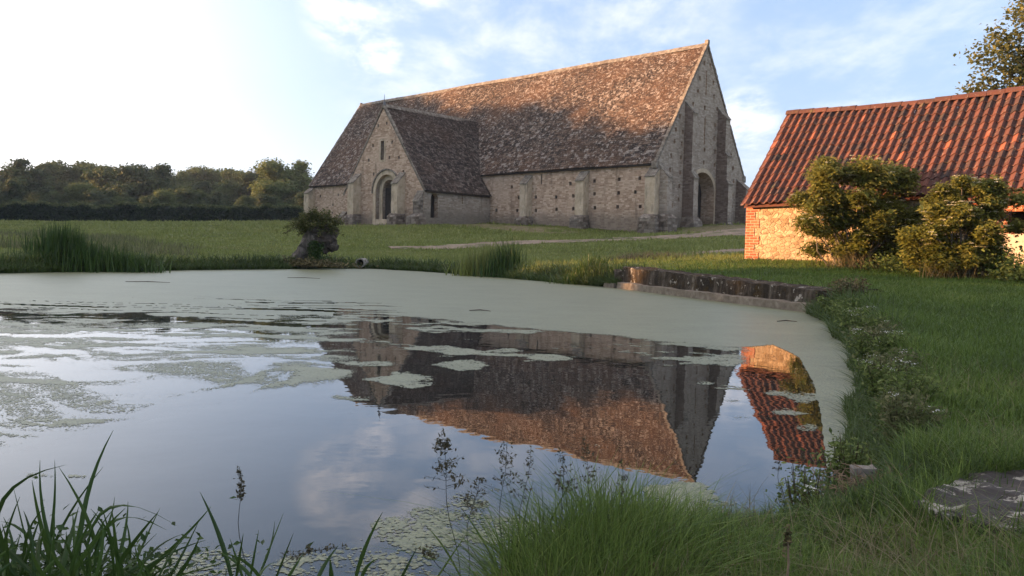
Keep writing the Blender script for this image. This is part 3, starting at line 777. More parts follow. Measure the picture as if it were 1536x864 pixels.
def coping(name, parent, a, b_, axis_w, w0, w1, m_, n=34, up=.10, zoff=ZB):
    """a run of coping stones from a to b; axis_w 'x' gives the width direction"""
    mb = MB(); a = Vector(a); b_ = Vector(b_); d = (b_ - a); dn = d.normalized()
    side = Vector((1, 0, 0)) if axis_w == 'x' else Vector((0, 1, 0)); nn = side.cross(dn); nn = nn if nn.z > 0 else -nn
    for i in range(n):
        p0 = a + d * (i / n) + dn * .01; p1 = a + d * ((i + 1) / n) - dn * .01; u = up * random.uniform(.8, 1.2)
        vs = [p + side * w_ + nn * h_ for p in (p0, p1) for h_ in (-.12, u) for w_ in (w0 + random.uniform(-.015, .015), w1 + random.uniform(-.02, .02))]
        mb.add(vs, [(0, 1, 3, 2), (4, 6, 7, 5), (0, 4, 5, 1), (2, 3, 7, 6), (0, 2, 6, 4), (1, 5, 7, 3)])
    return mb.build(name, m_, parent, zoff=zoff)


coping('gable_coping', barn, (0, -.22, ZE - .05), (0, BW_ / 2, ZR + .02), 'x', -.2, .06, 'weathered_cap', 46, .07)
coping('gable_coping', barn, (0, BW_ + .2, ZE - .05), (0, BW_ / 2, ZR + .02), 'x', -.2, .06, 'weathered_cap', 46, .07)
coping('gable_coping', barn, (-BL, -.22, ZE - .05), (-BL, BW_ / 2, ZR + .02), 'x', -.1, .18, 'weathered_cap', 40, .08)
mb = MB(); mb.box(-.22, .1, BW_ / 2 - .14, BW_ / 2 + .14, ZR - .05, ZR + .34, .02); mb.build('apex_stone', 'weathered_cap', barn, .03, zoff=ZB)
mb = MB(); mb.box(-BL - .1, -BL + .2, BW_ / 2 - .12, BW_ / 2 + .12, ZR, ZR + .25, .02); mb.build('apex_stone', 'weathered_cap', barn, .03, zoff=ZB)
mb = MB(); mb.box(-.34, .12, -.3, .12, ZE - .42, ZE + .12, .02); mb.build('kneeler', 'weathered_cap', barn, .03, zoff=ZB)
mb = MB(); mb.box(-.34, .12, BW_ - .12, BW_ + .3, ZE - .42, ZE + .12, .02); mb.build('kneeler', 'weathered_cap', barn, .03, zoff=ZB)


def buttress(side, a0, a1, proj, z0, zp, stages, wallplane=0.0, plinth_out=.3, seed=0, shaft='ashlar'):
    """side 'y': stands off a wall facing -Y; side 'x': off a wall facing +X. stages: [(ztop_of_shaft, ztop_of_slope, projection)]"""
    def P(d, z): return (wallplane - d, z) if side == 'y' else (wallplane + d, z)
    prof = [P(-.2, zp - .3), P(stages[0][2], zp - .3)]
    for i, (zt, zsl, pr) in enumerate(stages):
        prof.append(P(pr, zt)); nx = stages[i + 1][2] if i + 1 < len(stages) else 0.0
        prof.append(P(nx, zsl))
    prof.append(P(-.2, stages[-1][1]))
    def mk(mb): mb.prism(prof, 'x' if side == 'y' else 'y', a0, a1)
    b_ = rough_solid('buttress', shaft, barn, mk, .5, .035, seed, ZB, 2.2)
    # weathering slabs on each slope
    for i, (zt, zsl, pr) in enumerate(stages):
        nx = stages[i + 1][2] if i + 1 < len(stages) else 0.0
        pf = [P(pr + .07, zt - .03), P(pr + .07, zt + .06), P(nx - .02, zsl + .09), P(nx - .02, zsl - .02)]
        c_ = rough_solid('weathering', 'weathered_cap', b_, lambda m2: m2.prism(pf, 'x' if side == 'y' else 'y', a0 - .03, a1 + .03), .35, .04, seed + i, ZB, 4)
    e = plinth_out
    pr = stages[0][2]
    pf = [P(-.2, z0), P(pr + e, z0), P(pr + e, zp - .28), P(pr + .04, zp), P(-.2, zp)]
    n_ = 5
    rough_solid('plinth', 'plinth_stone', b_, lambda m2: m2.add(*taper(pf, side, a0 - e, a1 + e, a0 - .03, a1 + .03)), .3, .09, seed + 5, ZB, 2.6)
    return b_


def taper(pf, side, a0, a1, b0, b1):
    """plinth: full width below, drawn in at the top two profile points"""
    n = len(pf); vs = []
    for e, lim in ((0, (a0, b0)), (1, (a1, b1))):
        for i, (u, z) in enumerate(pf):
            a_ = lim[1] if i >= n - 2 else lim[0]
            vs.append((a_, u, z) if side == 'y' else (u, a_, z))
    fs_ = [tuple(range(n))[::-1], tuple(range(n, 2 * n))] + [(i, (i + 1) % n, n + (i + 1) % n, n + i) for i in range(n)]
    return vs, fs_


buttress('y', -13.5, -12.68, .7, 2.6, 3.95, [(6.75, 7.5, .7)], seed=1)
buttress('y', -7.35, -6.5, .7, 2.4, 3.98, [(6.75, 7.55, .7)], seed=2)
buttress('y', -.62, .25, .65, 2.0, 3.98, [(6.80, 7.5, .65)], seed=3, plinth_out=.34)
buttress('x', 0.02, .68, .95, 2.0, 4.0, [(6.75, 7.9, .95)], seed=4, plinth_out=.34, shaft='rubble_gable')
buttress('x', 3.72, 4.42, 1.0, 2.6, 3.98, [(7.0, 7.5, 1.0), (12.1, 13.0, .75)], seed=5, shaft='rubble_gable')
buttress('x', 8.9, 9.62, 1.2, 3.0, 3.85, [(6.9, 7.2, 1.2), (9.2, 9.5, 1.0), (12.3, 13.2, .8)], seed=6, plinth_out=.15, shaft='rubble_gable')
buttress('x', 12.5, 13.3, .95, 3.2, 4.0, [(6.7, 7.6, .95)], seed=7, plinth_out=.15, shaft='rubble_gable')
stone_mat('dark_side_stone', 'y', (.11, .085, .068), (.185, .14, .115), (.27, .22, .185), (.14, .11, .09), pale=(.17, .13, .11))  # darker stone, set on the near-side faces of the gable buttresses
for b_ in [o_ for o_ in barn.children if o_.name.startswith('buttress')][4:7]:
    b_.data.materials.append(MATS['dark_side_stone'])
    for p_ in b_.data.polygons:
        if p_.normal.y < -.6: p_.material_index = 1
buttress('y', -47.1, -46.15, .85, 3.2, 4.4, [(7.0, 7.7, .85)], seed=8, plinth_out=.2)

# porch
PB = MB(); PB.prism([(XG - PW, 1.9), (XG + PW, 1.9), (XG + PW, porchz(XG + PW) - .25), (XG, PZR - .34), (XG - PW, porchz(XG - PW) - .25)], 'y', PY, 1.0)
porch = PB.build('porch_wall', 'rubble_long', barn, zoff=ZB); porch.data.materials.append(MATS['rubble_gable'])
cut = MB(); DC = -22.78
HP = [(-24.16, 11.78), (-22.94, 11.9), (-24.85, 10.09), (-22.15, 10.18), (-25.43, 8.81), (-22.47, 8.87), (-21.15, 8.79), (-26.65, 7.57), (-24.68, 7.54), (-20.49, 7.55)]
for hx, hz_ in HP: cut.box(hx - .11, hx + .11, PY - .3, PY + .5, hz_ - .14, hz_ + .14)
cut.box(-23.7, -23.2, PY - .3, PY + .35, 8.72, 10.4)
cut.box(XG + PW - .5, XG + PW + .3, -3.6, -3.45, 4.95, 5.75)
boolean_cut(porch, cut)
cut = MB(); cut.prism(arch_prof(DC, 1.5, 3.25, 5.9, 1.5), 'y', PY - .3, PY + .4); boolean_cut(porch, cut)
cut = MB(); cut.prism(arch_prof(DC, .98, 3.45, 6.0, .98), 'y', PY - .3, PY + 1.3); boolean_cut(porch, cut)
cut = MB(); cut.prism(arch_prof(-6.75, .42, 3.6, 5.25, .42), 'x', XG + PW - 1.0, XG + PW + .3); boolean_cut(porch, cut)
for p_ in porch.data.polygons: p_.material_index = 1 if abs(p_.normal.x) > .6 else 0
dm = MB()
for k in range(9):
    x0 = DC - .97 + k * 1.94 / 9; dm.box(x0, x0 + 1.94 / 9 - .012, PY + .62, PY + .67 + .008 * (k % 2), 3.47, 6.28)
dm.box(DC - .97, DC + .97, PY + .67, PY + .72, 3.47, 6.28)
dr = dm.build('door', 'oak_door', barn, zoff=ZB); dr['label'] = 'tall dark vertical plank door of the porch'
for zz_ in (3.9, 5.7):
    mb = MB(); mb.box(DC - .95, DC + .5, PY + .60, PY + .62, zz_, zz_ + .07); mb.build('strap_hinge', 'dark_inside', dr, zoff=ZB)
arch_ring('arch_surround', barn, 'y', PY - .07, DC, 1.5, 1.88, 5.9, 1.5, 1.86, 2.9, .1, 'ashlar')
arch_ring('arch_surround', barn, 'y', PY + .3, DC, .99, 1.42, 6.0, .99, 1.4, 3.2, .12, 'ashlar')
arch_ring('hood_mould', barn, 'y', PY - .16, DC, 1.9, 2.02, 5.95, 1.84, 1.96, 2.9, .2, 'weathered_cap', drop=5.8)
mb = MB(); mb.box(DC - 1.45, DC + 1.45, PY - .25, PY + .9, 2.9, 3.46, .02); mb.build('doorstep', 'ashlar', barn, .03, zoff=ZB)
mb = MB(); mb.box(DC - .6, DC + 2.6, PY - .9, PY - .26, 2.6, 3.02, .05); mb.build('doorstep', 'plinth_stone', barn, .04, zoff=ZB)
mb = MB(); mb.box(-23.68, -23.22, PY + .25, PY + .3, 8.73, 10.38); mb.build('shutter', 'shutter', barn, zoff=ZB)
mb = MB(); mb.box(-23.86, -23.70, PY - .04, PY + .15, 8.6, 10.5); mb.box(-23.20, -23.04, PY - .04, PY + .15, 8.6, 10.5); mb.box(-23.7, -23.2, PY - .04, PY + .15, 8.55, 8.72); mb.box(-23.7, -23.2, PY - .04, PY + .15, 10.4, 10.56)
mb.build('window_frame', 'ashlar', barn, zoff=ZB)
mb = MB(); mb.box(DC - .97, DC + .97, PY + 1.2, PY + 1.25, 6.2, 7.1); mb.build('lunette', 'dark_inside', barn, zoff=ZB)  # near-black sheet standing for the shade in the arch head
mb = MB(); mb.prism(arch_prof(-6.75, .40, 3.6, 5.25, .40), 'x', XG + PW - .6, XG + PW - .5); so = mb.build('side_door', 'dark_inside', barn, zoff=ZB)
cs2, sn2 = 1 / math.hypot(1, PSL), PSL / math.hypot(1, PSL); ph = (PW + .2) / cs2; plen = 3.7 - PY
def pk(m): return m[1] < -.3 or m[2] > roofz(m[1]) - .4
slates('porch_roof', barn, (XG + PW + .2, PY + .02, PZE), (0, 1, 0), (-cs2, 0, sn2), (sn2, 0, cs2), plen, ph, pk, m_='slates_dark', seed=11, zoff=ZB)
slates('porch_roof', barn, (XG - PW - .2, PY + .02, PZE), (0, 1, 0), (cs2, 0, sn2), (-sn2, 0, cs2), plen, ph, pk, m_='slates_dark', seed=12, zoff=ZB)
rd = MB()
for sg in (-1, 1): rd.add([(XG + sg * (PW + .19), PY + .05, PZE - .10), (XG + sg * (PW + .19), 2, PZE - .10), (XG, 3.5, PZR - .24), (XG, PY + .05, PZR - .24)], [(0, 1, 2, 3)])
rd.build('roof_boarding', 'oak_door', barn, zoff=ZB)
for sg in (-1, 1):
    fs = MB(); fs.box(XG + sg * (PW + .1) - .07, XG + sg * (PW + .1) + .07, PY + .1, -.25, PZE - .22, PZE - .08); fs.build('eaves_board', 'oak_door', barn, zoff=ZB)
coping('gable_coping', barn, (XG + PW + .12, PY, PZE - .08), (XG, PY, PZR + .02), 'y', -.05, .22, 'weathered_cap', 26, .05)
coping('gable_coping', barn, (XG - PW - .12, PY, PZE - .08), (XG, PY, PZR + .02), 'y', -.05, .22, 'weathered_cap', 26, .05)
rt = MB(); y = PY
while y < 3.3:
    rt.prism([(XG - .2, PZR - .2), (XG + .2, PZR - .2), (XG + .02, PZR + .12), (XG - .02, PZR + .12)], 'y', y, y + .48); y += .5
rt.build('ridge_tiles', 'weathered_cap', barn, zoff=ZB)
mb = MB(); mb.tube([(XG, PY + .1, PZR), (XG, PY + .1, PZR + .3), (XG, PY + .1, PZR + .32), (XG, PY + .1, PZR + .5), (XG, PY + .1, PZR + .95)], [.16, .1, .05, .03, .012], 6)
mb.build('finial', 'lead', barn, zoff=ZB)
buttress('y', -27.4, -26.55, .85, 2.2, 3.95, [(6.75, 7.6, .85)], wallplane=PY, seed=9, plinth_out=.22)
buttress('y', -21.05, -20.25, .85, 2.2, 3.9, [(6.45, 7.4, .85)], wallplane=PY, seed=10, plinth_out=.25)
buttress('y', -18.6, -17.8, .45, 2.1, 3.9, [(4.9, 5.8, .45)], wallplane=PY, seed=12, plinth_out=.4, shaft='plinth_stone')
buttress('y', -29.3, -28.7, .35, 2.2, 3.8, [(3.85, 4.2, .35)], wallplane=PY, seed=13, plinth_out=.3, shaft='plinth_stone')

# ------------------------------------------------------------------ red tiled outbuilding
SZ = .6
shed = empty('outbuilding', (SC[0], SC[1], SZ), BTH, 'low stone and brick outbuilding with rust red pantile roof at right', 'outbuilding')
SLn, RY = 13.0, 2.46


def sw_(name, m_, *boxes):
    mb = MB()
    for b_ in boxes: mb.box(*b_)
    return mb.build(name, m_, shed, zoff=SZ)


mb = MB(); mb.prism([(0, 0.1), (2 * RY, .1), (2 * RY, 2.3), (RY, 4.85), (0, 2.3)], 'x', .03, 3.2); sw = mb.build('wall', 'shed_stone', shed, zoff=SZ)
# dark arched opening behind the elder, between the stone and the rendered part
mb = MB(); arc = arch_prof(3.95, .55, .5, 1.3, .42, 12)
outer = [(3.2, .1)] + [(3.2, 2.45), (5.6, 2.45), (5.6, .1), (4.5, .1)] + [(4.5, 1.3)] + [(3.95 + .55 * math.cos(PI * i / 12), 1.3 + .42 * math.sin(PI * i / 12)) for i in range(1, 12)] + [(3.4, 1.3), (3.4, .1)]
mb.prism(outer, 'y', 0, .4); mb.build('wall', 'shed_stone', shed, zoff=SZ)
sw_('wall', 'dark_inside', (3.2, 5.6, 1.6, 1.7, .1, 2.4))
sw_('wall', 'render_wall', (5.6, SLn, .0, .35, .1, 1.53), (5.6, SLn, 2 * RY - .3, 2 * RY, .1, 2.4))
bx = [(5.6, 6.38, .012, .34, 1.53, 2.5), (7.3, SLn, .012, .34, 1.53, 2.5), (6.38, 7.3, .012, .34, 1.53, 1.66), (6.38, 7.3, .012, .34, 2.03, 2.5)]
sw_('brick_wall', 'brick', *bx)
mb = MB(); mb.box(6.38, 7.3, .06, .14, 1.655, 1.70); fr_ = mb.build('window', 'old_beam', shed, zoff=SZ)
for xx in (6.38, 6.69, 6.98, 7.25):
    mb = MB(); mb.box(xx, xx + .045, .06, .14, 1.70, 2.03); mb.build('glazing_bar', 'old_beam', fr_, zoff=0 + SZ)
mb = MB(); mb.box(6.38, 7.3, .26, .3, 1.66, 2.03); mb.build('pane', 'dark_inside', fr_, zoff=SZ)
q = MB(); z = .1; k = 0
while z < 2.44:
    wd = .40 if k % 2 else .26; q.box(-.012, wd, -.015, .3 if k % 2 == 0 else .45, z, z + .222); z += .225; k += 1
q.build('brick_quoin', 'brick', shed, .006, zoff=SZ)
sw_('fascia', 'old_beam', (5.3, SLn, -.22, -.17, 2.27, 2.42))
# pantile roof: each tile a waved sheet, laid column by column
rng = np.random.default_rng(4); PWID = .205; NC = int(SLn / PWID); NR_ = 13; nu = 6
V = []; T = []; colr = rng.uniform(-.12, .12, NC)
prof_u = np.linspace(0, 1, nu); prof_h = .07 * np.array([.15, 0, .18, .8, 1.0, .35])
for c_ in range(NC + 1):
    for r_ in range(NR_):
        ru = c_ * PWID + rng.uniform(-.008, .008) - .06
        def S(uu, vv_):
            yy = -.22 + (RY + .22) * vv_; ez = 2.30 + .2 * np.clip(uu / 6.6, 0, 1.4) + .015 * np.sin(uu * 1.7)
            rz_ = 5.2 - .09 * np.sin(np.clip(uu / 6.3, 0, 1) * PI) + .02 * np.sin(uu * 2.3)
            return np.stack([uu, yy + 0 * uu, ez * (1 - vv_) + rz_ * vv_ - .05 * np.sin(vv_ * PI) + .015 * np.sin(uu * 1.1 + vv_ * 5)], -1)
        v0 = r_ / NR_ - .01 + rng.uniform(-.004, .004); v1 = (r_ + 1.18) / NR_; v1 = min(v1, 1.0)
        lo = S(ru + prof_u * PWID * 1.08, v0); hi_ = S(ru + prof_u * PWID * 1.08, v1)
        nn = np.array([0, -.7, .71]); l0 = .026 + rng.uniform(0, .012)
        lo = lo + nn * (prof_h[:, None] + l0); hi_ = hi_ + nn * (prof_h[:, None] + .0); ed = lo - nn * .02
        V.append(np.concatenate([ed, lo, hi_])); tt_ = np.clip(.5 + colr[min(c_, NC - 1)] + rng.normal(0, .17), 0, .9)
        if rng.uniform() < .035: tt_ = .0
        if rng.uniform() < .012: tt_ = 1.0
        T.append(tt_)
V = np.array(V); n = len(V); base = (np.arange(n) * 18)[:, None]; F = []
for i in range(nu - 1):
    F.append(base + np.array([i, i + 1, nu + i + 1, nu + i])); F.append(base + np.array([nu + i, nu + i + 1, 2 * nu + i + 1, 2 * nu + i]))
vv = V.reshape(-1, 3).copy(); vv[:, 2] -= SZ
link('roof', npmesh('roof', vv, np.concatenate(F), {'tint': np.repeat(T, 18)}), 'pantiles', shed)
rd = MB(); rd.add([(0, -.2, 2.22), (6.6, -.2, 2.38), (SLn, -.2, 2.42), (SLn, RY, 5.0), (3.2, RY, 4.86), (0, RY, 5.0), (0, 2 * RY + .2, 2.3), (SLn, 2 * RY + .2, 2.5)], [(0, 1, 2, 3, 4, 5), (5, 4, 3, 7, 6)]); rd.build('roof_boarding', 'old_beam', shed, zoff=SZ)
rt = MB(); x = -.05; k = 0
while x < SLn - .4:
    rz_ = 5.2 - .09 * math.sin(min(max(x / 6.3, 0), 1) * PI); dz = random.uniform(-.01, .012); pts = []
    for i in range(7): a_ = PI * i / 6; pts.append((RY + .15 * math.cos(a_), rz_ - .05 + .15 * math.sin(a_) + dz))
    rt.prism(pts, 'x', x, x + .40); x += .41
rdo = rt.build('ridge_tiles', 'pantiles', shed, zoff=SZ)
at = rdo.data.attributes.new('tint', 'FLOAT', 'POINT'); at.data.foreach_set('value', np.repeat(np.random.default_rng(3).uniform(.3, .7, len(rdo.data.vertices) // 14 + 1), 14)[:len(rdo.data.vertices)].astype(np.float32))

# ------------------------------------------------------------------ pond retaining wall
A_ = Vector((2.66, 20.3)); B_ = Vector((4.72, 12.75)); L_ = (B_ - A_).length; rzw = math.atan2(B_.y - A_.y, B_.x - A_.x)
pwl = empty('retaining_wall', (A_.x, A_.y, 0), rzw, 'low mossy dark stone wall with pale ledge on far right pond edge', 'wall')
# local x runs along the wall towards the viewer, local +y is the land side
def wl(mb):
    vs = []; n = 9
    for i in range(n + 1):
        xx = L_ * i / n; top = .54 - .18 * i / n; bow = -.06 * math.sin(PI * i / n)
        vs += [(xx, .10 + bow, -.3), (xx, .12 + bow, top), (xx, .62 + bow, top + .02), (xx, .62 + bow, -.3)]
    fs_ = [(0, 1, 2, 3), tuple(4 * n + k for k in (3, 2, 1, 0))]
    for i in range(n):
        for k in range(4): fs_.append((4 * i + k, 4 * i + (k + 1) % 4, 4 * i + 4 + (k + 1) % 4, 4 * i + 4 + k))
    mb.add(vs, fs_)
rough_solid('masonry', 'pond_wall', pwl, wl, .12, .035, 3, 0, 5)
def wl2(mb):
    vs = []; n = 9
    for i in range(n + 1):
        xx = L_ * i / n - .02; bow = -.06 * math.sin(PI * i / n); tp = .15 - .02 * i / n
        vs += [(xx, -.04 + bow, -.3), (xx, -.02 + bow, tp), (xx, .2 + bow, tp + .02), (xx, .2 + bow, -.3)]
    fs_ = [(0, 1, 2, 3), tuple(4 * n + k for k in (3, 2, 1, 0))]
    for i in range(n):
        for k in range(4): fs_.append((4 * i + k, 4 * i + (k + 1) % 4, 4 * i + 4 + (k + 1) % 4, 4 * i + 4 + k))
    mb.add(vs, fs_)
rough_solid('ledge', 'pond_ledge', pwl, wl2, .3, .03, 5, 0, 3)
rough_solid('return', 'pond_wall', pwl, lambda mb: mb.box(-.55, .05, .12, .5, -.3, .42), .14, .08, 7, 0, 4)
rough_solid('return', 'pond_wall', pwl, lambda mb: mb.box(L_ - .1, L_ + .35, .35, 1.1, -.3, .36), .14, .08, 8, 0, 4)
rough_solid('footing_stone', 'pond_ledge', pwl, lambda mb: mb.box(-.75, -.1, -.12, .3, -.2, .12), .2, .06, 9, 0, 4)

# outfall pipe
pp = at_y(541, 391, 33.9)
pe = empty('outfall_pipe', (pp.x, pp.y, .0), 0, 'short concrete pipe end in the far bank right of the pollard willow', 'pipe')
mb = MB(); n = 14
for i in range(n):
    a0, a1 = 2 * PI * i / n, 2 * PI * (i + 1) / n
    mb.prism([(r * math.cos(a), .24 + r * math.sin(a)) for r, a in ((.15, a0), (.20, a0), (.20, a1), (.15, a1))], 'y', -.15, .9)
mb.build('pipe_ring', 'concrete', pe)
mb = MB(); mb.prism([(.15 * math.cos(2 * PI * i / n), .24 + .15 * math.sin(2 * PI * i / n)) for i in range(n)], 'y', .2, .25); mb.build('pipe_inside', 'dark_inside', pe)


# ------------------------------------------------------------------ leaves, blades
def leaf_mesh(name, P, size, rng, aspect=1.6, up=.3, tint=None, nrm=None):
    n = len(P); size = np.broadcast_to(size, (n,)) * rng.uniform(.6, 1.35, n)
    N = rng.normal(size=(n, 3)) if nrm is None else nrm + rng.normal(size=(n, 3)) * .55
    N[:, 2] = np.abs(N[:, 2]) + up; N /= np.linalg.norm(N, axis=1)[:, None]
    a = np.cross(N, rng.normal(size=(n, 3))); a /= np.linalg.norm(a, axis=1)[:, None] + 1e-9; b = np.cross(N, a)
    s = size[:, None]
    j = rng.uniform(.7, 1.2, (n, 4, 1))
    V = np.stack([P - a * s * aspect / 2, P - b * s / 2 - a * s * .1, P + a * s * aspect / 2, P + b * s / 2 + a * s * .1], 1)
    V = P[:, None] + (V - P[:, None]) * j
    V[:, 0] -= N * s * .12; V[:, 2] -= N * s * .18
    tint = rng.uniform(0, 1, n) if tint is None else tint
    return npmesh(name, V.reshape(-1, 3), np.arange(4 * n).reshape(-1, 4), {'tint': np.repeat(tint, 4)})


def crown_points(rng, blobs, n, shell=.55):
    """points in the outer part of a union of ellipsoids; blobs: (cx,cy,cz,rx,ry,rz)"""
    blobs = np.array(blobs, float); wgt = blobs[:, 3] * blobs[:, 5]; wgt /= wgt.sum()
    k = rng.choice(len(blobs), n, p=wgt); d = rng.normal(size=(n, 3)); d /= np.linalg.norm(d, axis=1)[:, None]
    r = (shell + (1 - shell) * rng.uniform(0, 1, n)) * (1 + .14 * rng.normal(size=n))
    P = blobs[k, :3] + d * blobs[k, 3:] * r[:, None]
    return P, d, k


def blades(P, hgt_, wid, rng, lean=.35, curve=.5, tint=None, segs=3):
    """P (n,3) base points -> tapered bent grass blades"""
    n = len(P); az = rng.uniform(0, 2 * PI, n); h = hgt_ * rng.uniform(.55, 1.3, n); wd = wid * rng.uniform(.7, 1.3, n)
    ln = np.abs(rng.normal(0, lean, n)); D = np.stack([np.cos(az), np.sin(az), np.zeros(n)], 1)
    fa = az + PI / 2 + rng.normal(0, .7, n); W = np.stack([np.cos(fa), np.sin(fa), np.zeros(n)], 1)
    rows = []
    for s in range(segs + 1):
        f = s / segs; off = (ln * f + curve * ln * f * f) * h; zf = h * (f - .28 * ln * f * f)
        c = P + D * off[:, None]; c[:, 2] += zf; ww = wd * (1 - f**1.5) * .5 + wd * .03
        rows += [c - W * ww[:, None], c + W * ww[:, None]]
    V = np.stack(rows, 1); m_ = 2 * (segs + 1); base = (np.arange(n) * m_)[:, None]
    F = np.concatenate([base + np.array([2 * s, 2 * s + 1, 2 * s + 3, 2 * s + 2]) for s in range(segs)])
    tint = rng.uniform(0, 1, n) if tint is None else tint
    return V.reshape(-1, 3), F, np.repeat(tint, m_)


def blade_obj(name, P, h, wd, rng, m_, label=None, cat=None, parent=None, kind=None, **kw):
    V, F, T = blades(P, h, wd, rng, **kw)
    o_ = link(name, npmesh(name, V, F, {'tint': T}), m_, parent)
    return tag(o_, label, cat, None, kind)


def wedge(n, r0_, r1_, a0, a1, rng, pw=1.0):
    r = r0_ * (r1_ / r0_) ** rng.uniform(0, 1, n)**pw; a = np.radians(rng.uniform(a0, a1, n)); return r * np.sin(a), r * np.cos(a)


def inside_local(x, y, c, X0, X1, Y0, Y1):
    dx, dy = x - c[0], y - c[1]; X = dx * EX[0] + dy * EX[1]; Y = dx * EY[0] + dy * EY[1]
    return (X > X0) & (X < X1) & (Y > Y0) & (Y < Y1)


def spawn(x, y, dmin=.1, paths=True):
    z, d = H(x, y, True); k = d > dmin
    k &= ~inside_local(x, y, BC, -47.2, .2, -.1, 14) & ~inside_local(x, y, BC, -29.2, -17.6, -8.2, 0) & ~inside_local(x, y, SC, -.1, 13, -.05, 5)
    xl = (x - A_.x) * math.cos(rzw) + (y - A_.y) * math.sin(rzw); yl = -(x - A_.x) * math.sin(rzw) + (y - A_.y) * math.cos(rzw)
    k &= ~((xl > -.1) & (xl < L_ + .1) & (yl < .55) & (yl > -.5))
    if paths: k &= ~on_path(x, y)
    return np.stack([x[k], y[k], z[k] - .01], 1), k


SLAB = [(a * 1.17, b * 1.17) for a, b in [(.98, 1.93), (1.10, 2.04), (1.27, 2.20), (1.48, 2.25), (2.1, 2.3), (2.2, 1.55), (1.45, 1.58), (1.12, 1.72), (.99, 1.80)]]


def in_slab(x, y, grow=0):
    c = np.mean(SLAB, 0); x = (x - c[0]) / (1 + grow) + c[0]; y = (y - c[1]) / (1 + grow) + c[1]
    ins = np.zeros(x.shape, bool); n = len(SLAB)
    for i in range(n):
        ax, ay = SLAB[i]; bx_, by_ = SLAB[(i + 1) % n]
        ins ^= ((ay > y) != (by_ > y)) & (x < (bx_ - ax) * (y - ay) / (by_ - ay + 1e-9) + ax)
    return ins


# foreground grass at lower right, beside and in front of the viewer
g = np.random.default_rng(21)
x, y = wedge(95000, .95, 3.6, 0, 42, g, .9); P, k = spawn(x, y, .02)
k2 = ~in_slab(P[:, 0], P[:, 1], .0); P = P[k2]
dens = fbm(P[:, 0] * 3, P[:, 1] * 3, 77, 3); keep = g.uniform(size=len(P)) < np.clip(dens * 2.2 - .35, .12, 1); P = P[keep]
hh = .07 + .085 * fbm(P[:, 0] * 2.2, P[:, 1] * 2.2, 78, 3); ang_ = np.degrees(np.arctan2(P[:, 0], P[:, 1]))
hh *= (1 + .9 * blobm(P[:, 0], P[:, 1], .1, 1.95, .38, .5)) * (1 - .45 * np.clip(blobm(P[:, 0], P[:, 1], 1.0, 2.35, .5, .7) * 2, 0, 1))
tn = np.clip(.15 + .75 * fbm(P[:, 0] * 1.5, P[:, 1] * 1.5, 79, 3) + g.normal(0, .26, len(P)), 0, 1)
V, F, T = blades(P, hh, .0036, g, .55, .8, tn, 4)
tag(link('foreground_grass', npmesh('foreground_grass', V, F, {'tint': T}), 'grass'), 'long soft green grass along the near bank', 'grass', kind='stuff')
x, y = wedge(26000, 1.0, 6, 0, 42, g); P, k = spawn(x, y, .0); P = P[~in_slab(P[:, 0], P[:, 1])]
P = P[g.uniform(size=len(P)) < sstep(fbm(P[:, 0] * 2, P[:, 1] * 2, 91, 3), .36, .62)]
blade_obj('dry_grass', P, .13, .0028, g, 'dry_grass', 'straw coloured dead blades among the near bank grass', 'dry grass', kind='stuff', lean=.9, curve=.8)
m1 = 1700; sg_ = g.integers(0, len(SLAB), m1); f_ = g.uniform(size=m1)[:, None]; SA = np.array(SLAB); q_ = SA[sg_] * (1 - f_) + SA[(sg_ + 1) % len(SLAB)] * f_ + g.normal(0, .025, (m1, 2))
P = np.dstack([q_[:, 0], q_[:, 1], H(q_[:, 0], q_[:, 1])])[0]; P = P[~in_slab(P[:, 0], P[:, 1], -.02)]
blade_obj('slab_edge_grass', P, .10, .0034, g, 'grass', 'grass tufts growing over the edge of the stone slab', 'grass', kind='stuff', lean=.6, curve=.8)
# lawn
x, y = wedge(210000, 2.6, 30, 6, 44, g, .8); P, k = spawn(x, y, .1); P = P[~in_slab(P[:, 0], P[:, 1])]; R_ = np.hypot(P[:, 0], P[:, 1])
dd = shore_dist(P[:, 0], P[:, 1])
hh = (.045 + .05 * fbm(P[:, 0] * 1.2, P[:, 1] * 1.2, 55, 3)) * (1 + 1.2 * np.exp(-dd / .5) * sstep(R_, 2.5, 5)) * (.45 + .55 * sstep(R_, 3, 5)); wd = .0038 + .0011 * R_
tn = np.clip(.1 + .8 * fbm(P[:, 0] * .8, P[:, 1] * .8, 56, 4) + g.normal(0, .15, len(P)), 0, 1)
V, F, T = blades(P, hh, wd, g, .5, .7, tn, 3)
tag(link('lawn_grass', npmesh('lawn_grass', V, F, {'tint': T}), 'grass'), 'mown green lawn grass between pond and outbuilding', 'grass', kind='stuff')
# field
x, y = wedge(190000, 20, 135, -40, 30, g, .95); P, k = spawn(x, y, .15); R_ = np.hypot(P[:, 0], P[:, 1])
kd = (blobm(P[:, 0], P[:, 1], dpx, dpy, 12, 3.0, BTH) + blobm(P[:, 0], P[:, 1], dpx2, dpy2, 4.5, 9, BTH) + blobm(P[:, 0], P[:, 1], dpx3, dpy3, 8, 1.6, BTH)) * 1.6 < g.uniform(0, 1, len(P)); P = P[kd]; R_ = R_[kd]
rough = sstep(fbm(P[:, 0] * .12, P[:, 1] * .3, 57, 3), .5, .62)
hh = (.045 + .05 * rough + .07 * sstep(fbm(P[:, 0] * .6, P[:, 1] * .6, 66, 3), .60, .70)) * (1 + R_ / 70); wd = .0011 * R_ + .004
tn = np.clip(.2 + .7 * fbm(P[:, 0] * .25, P[:, 1] * .5, 58, 4) + g.normal(0, .13, len(P)), 0, 1)
V, F, T = blades(P, hh, wd, g, .5, .6, tn, 2)
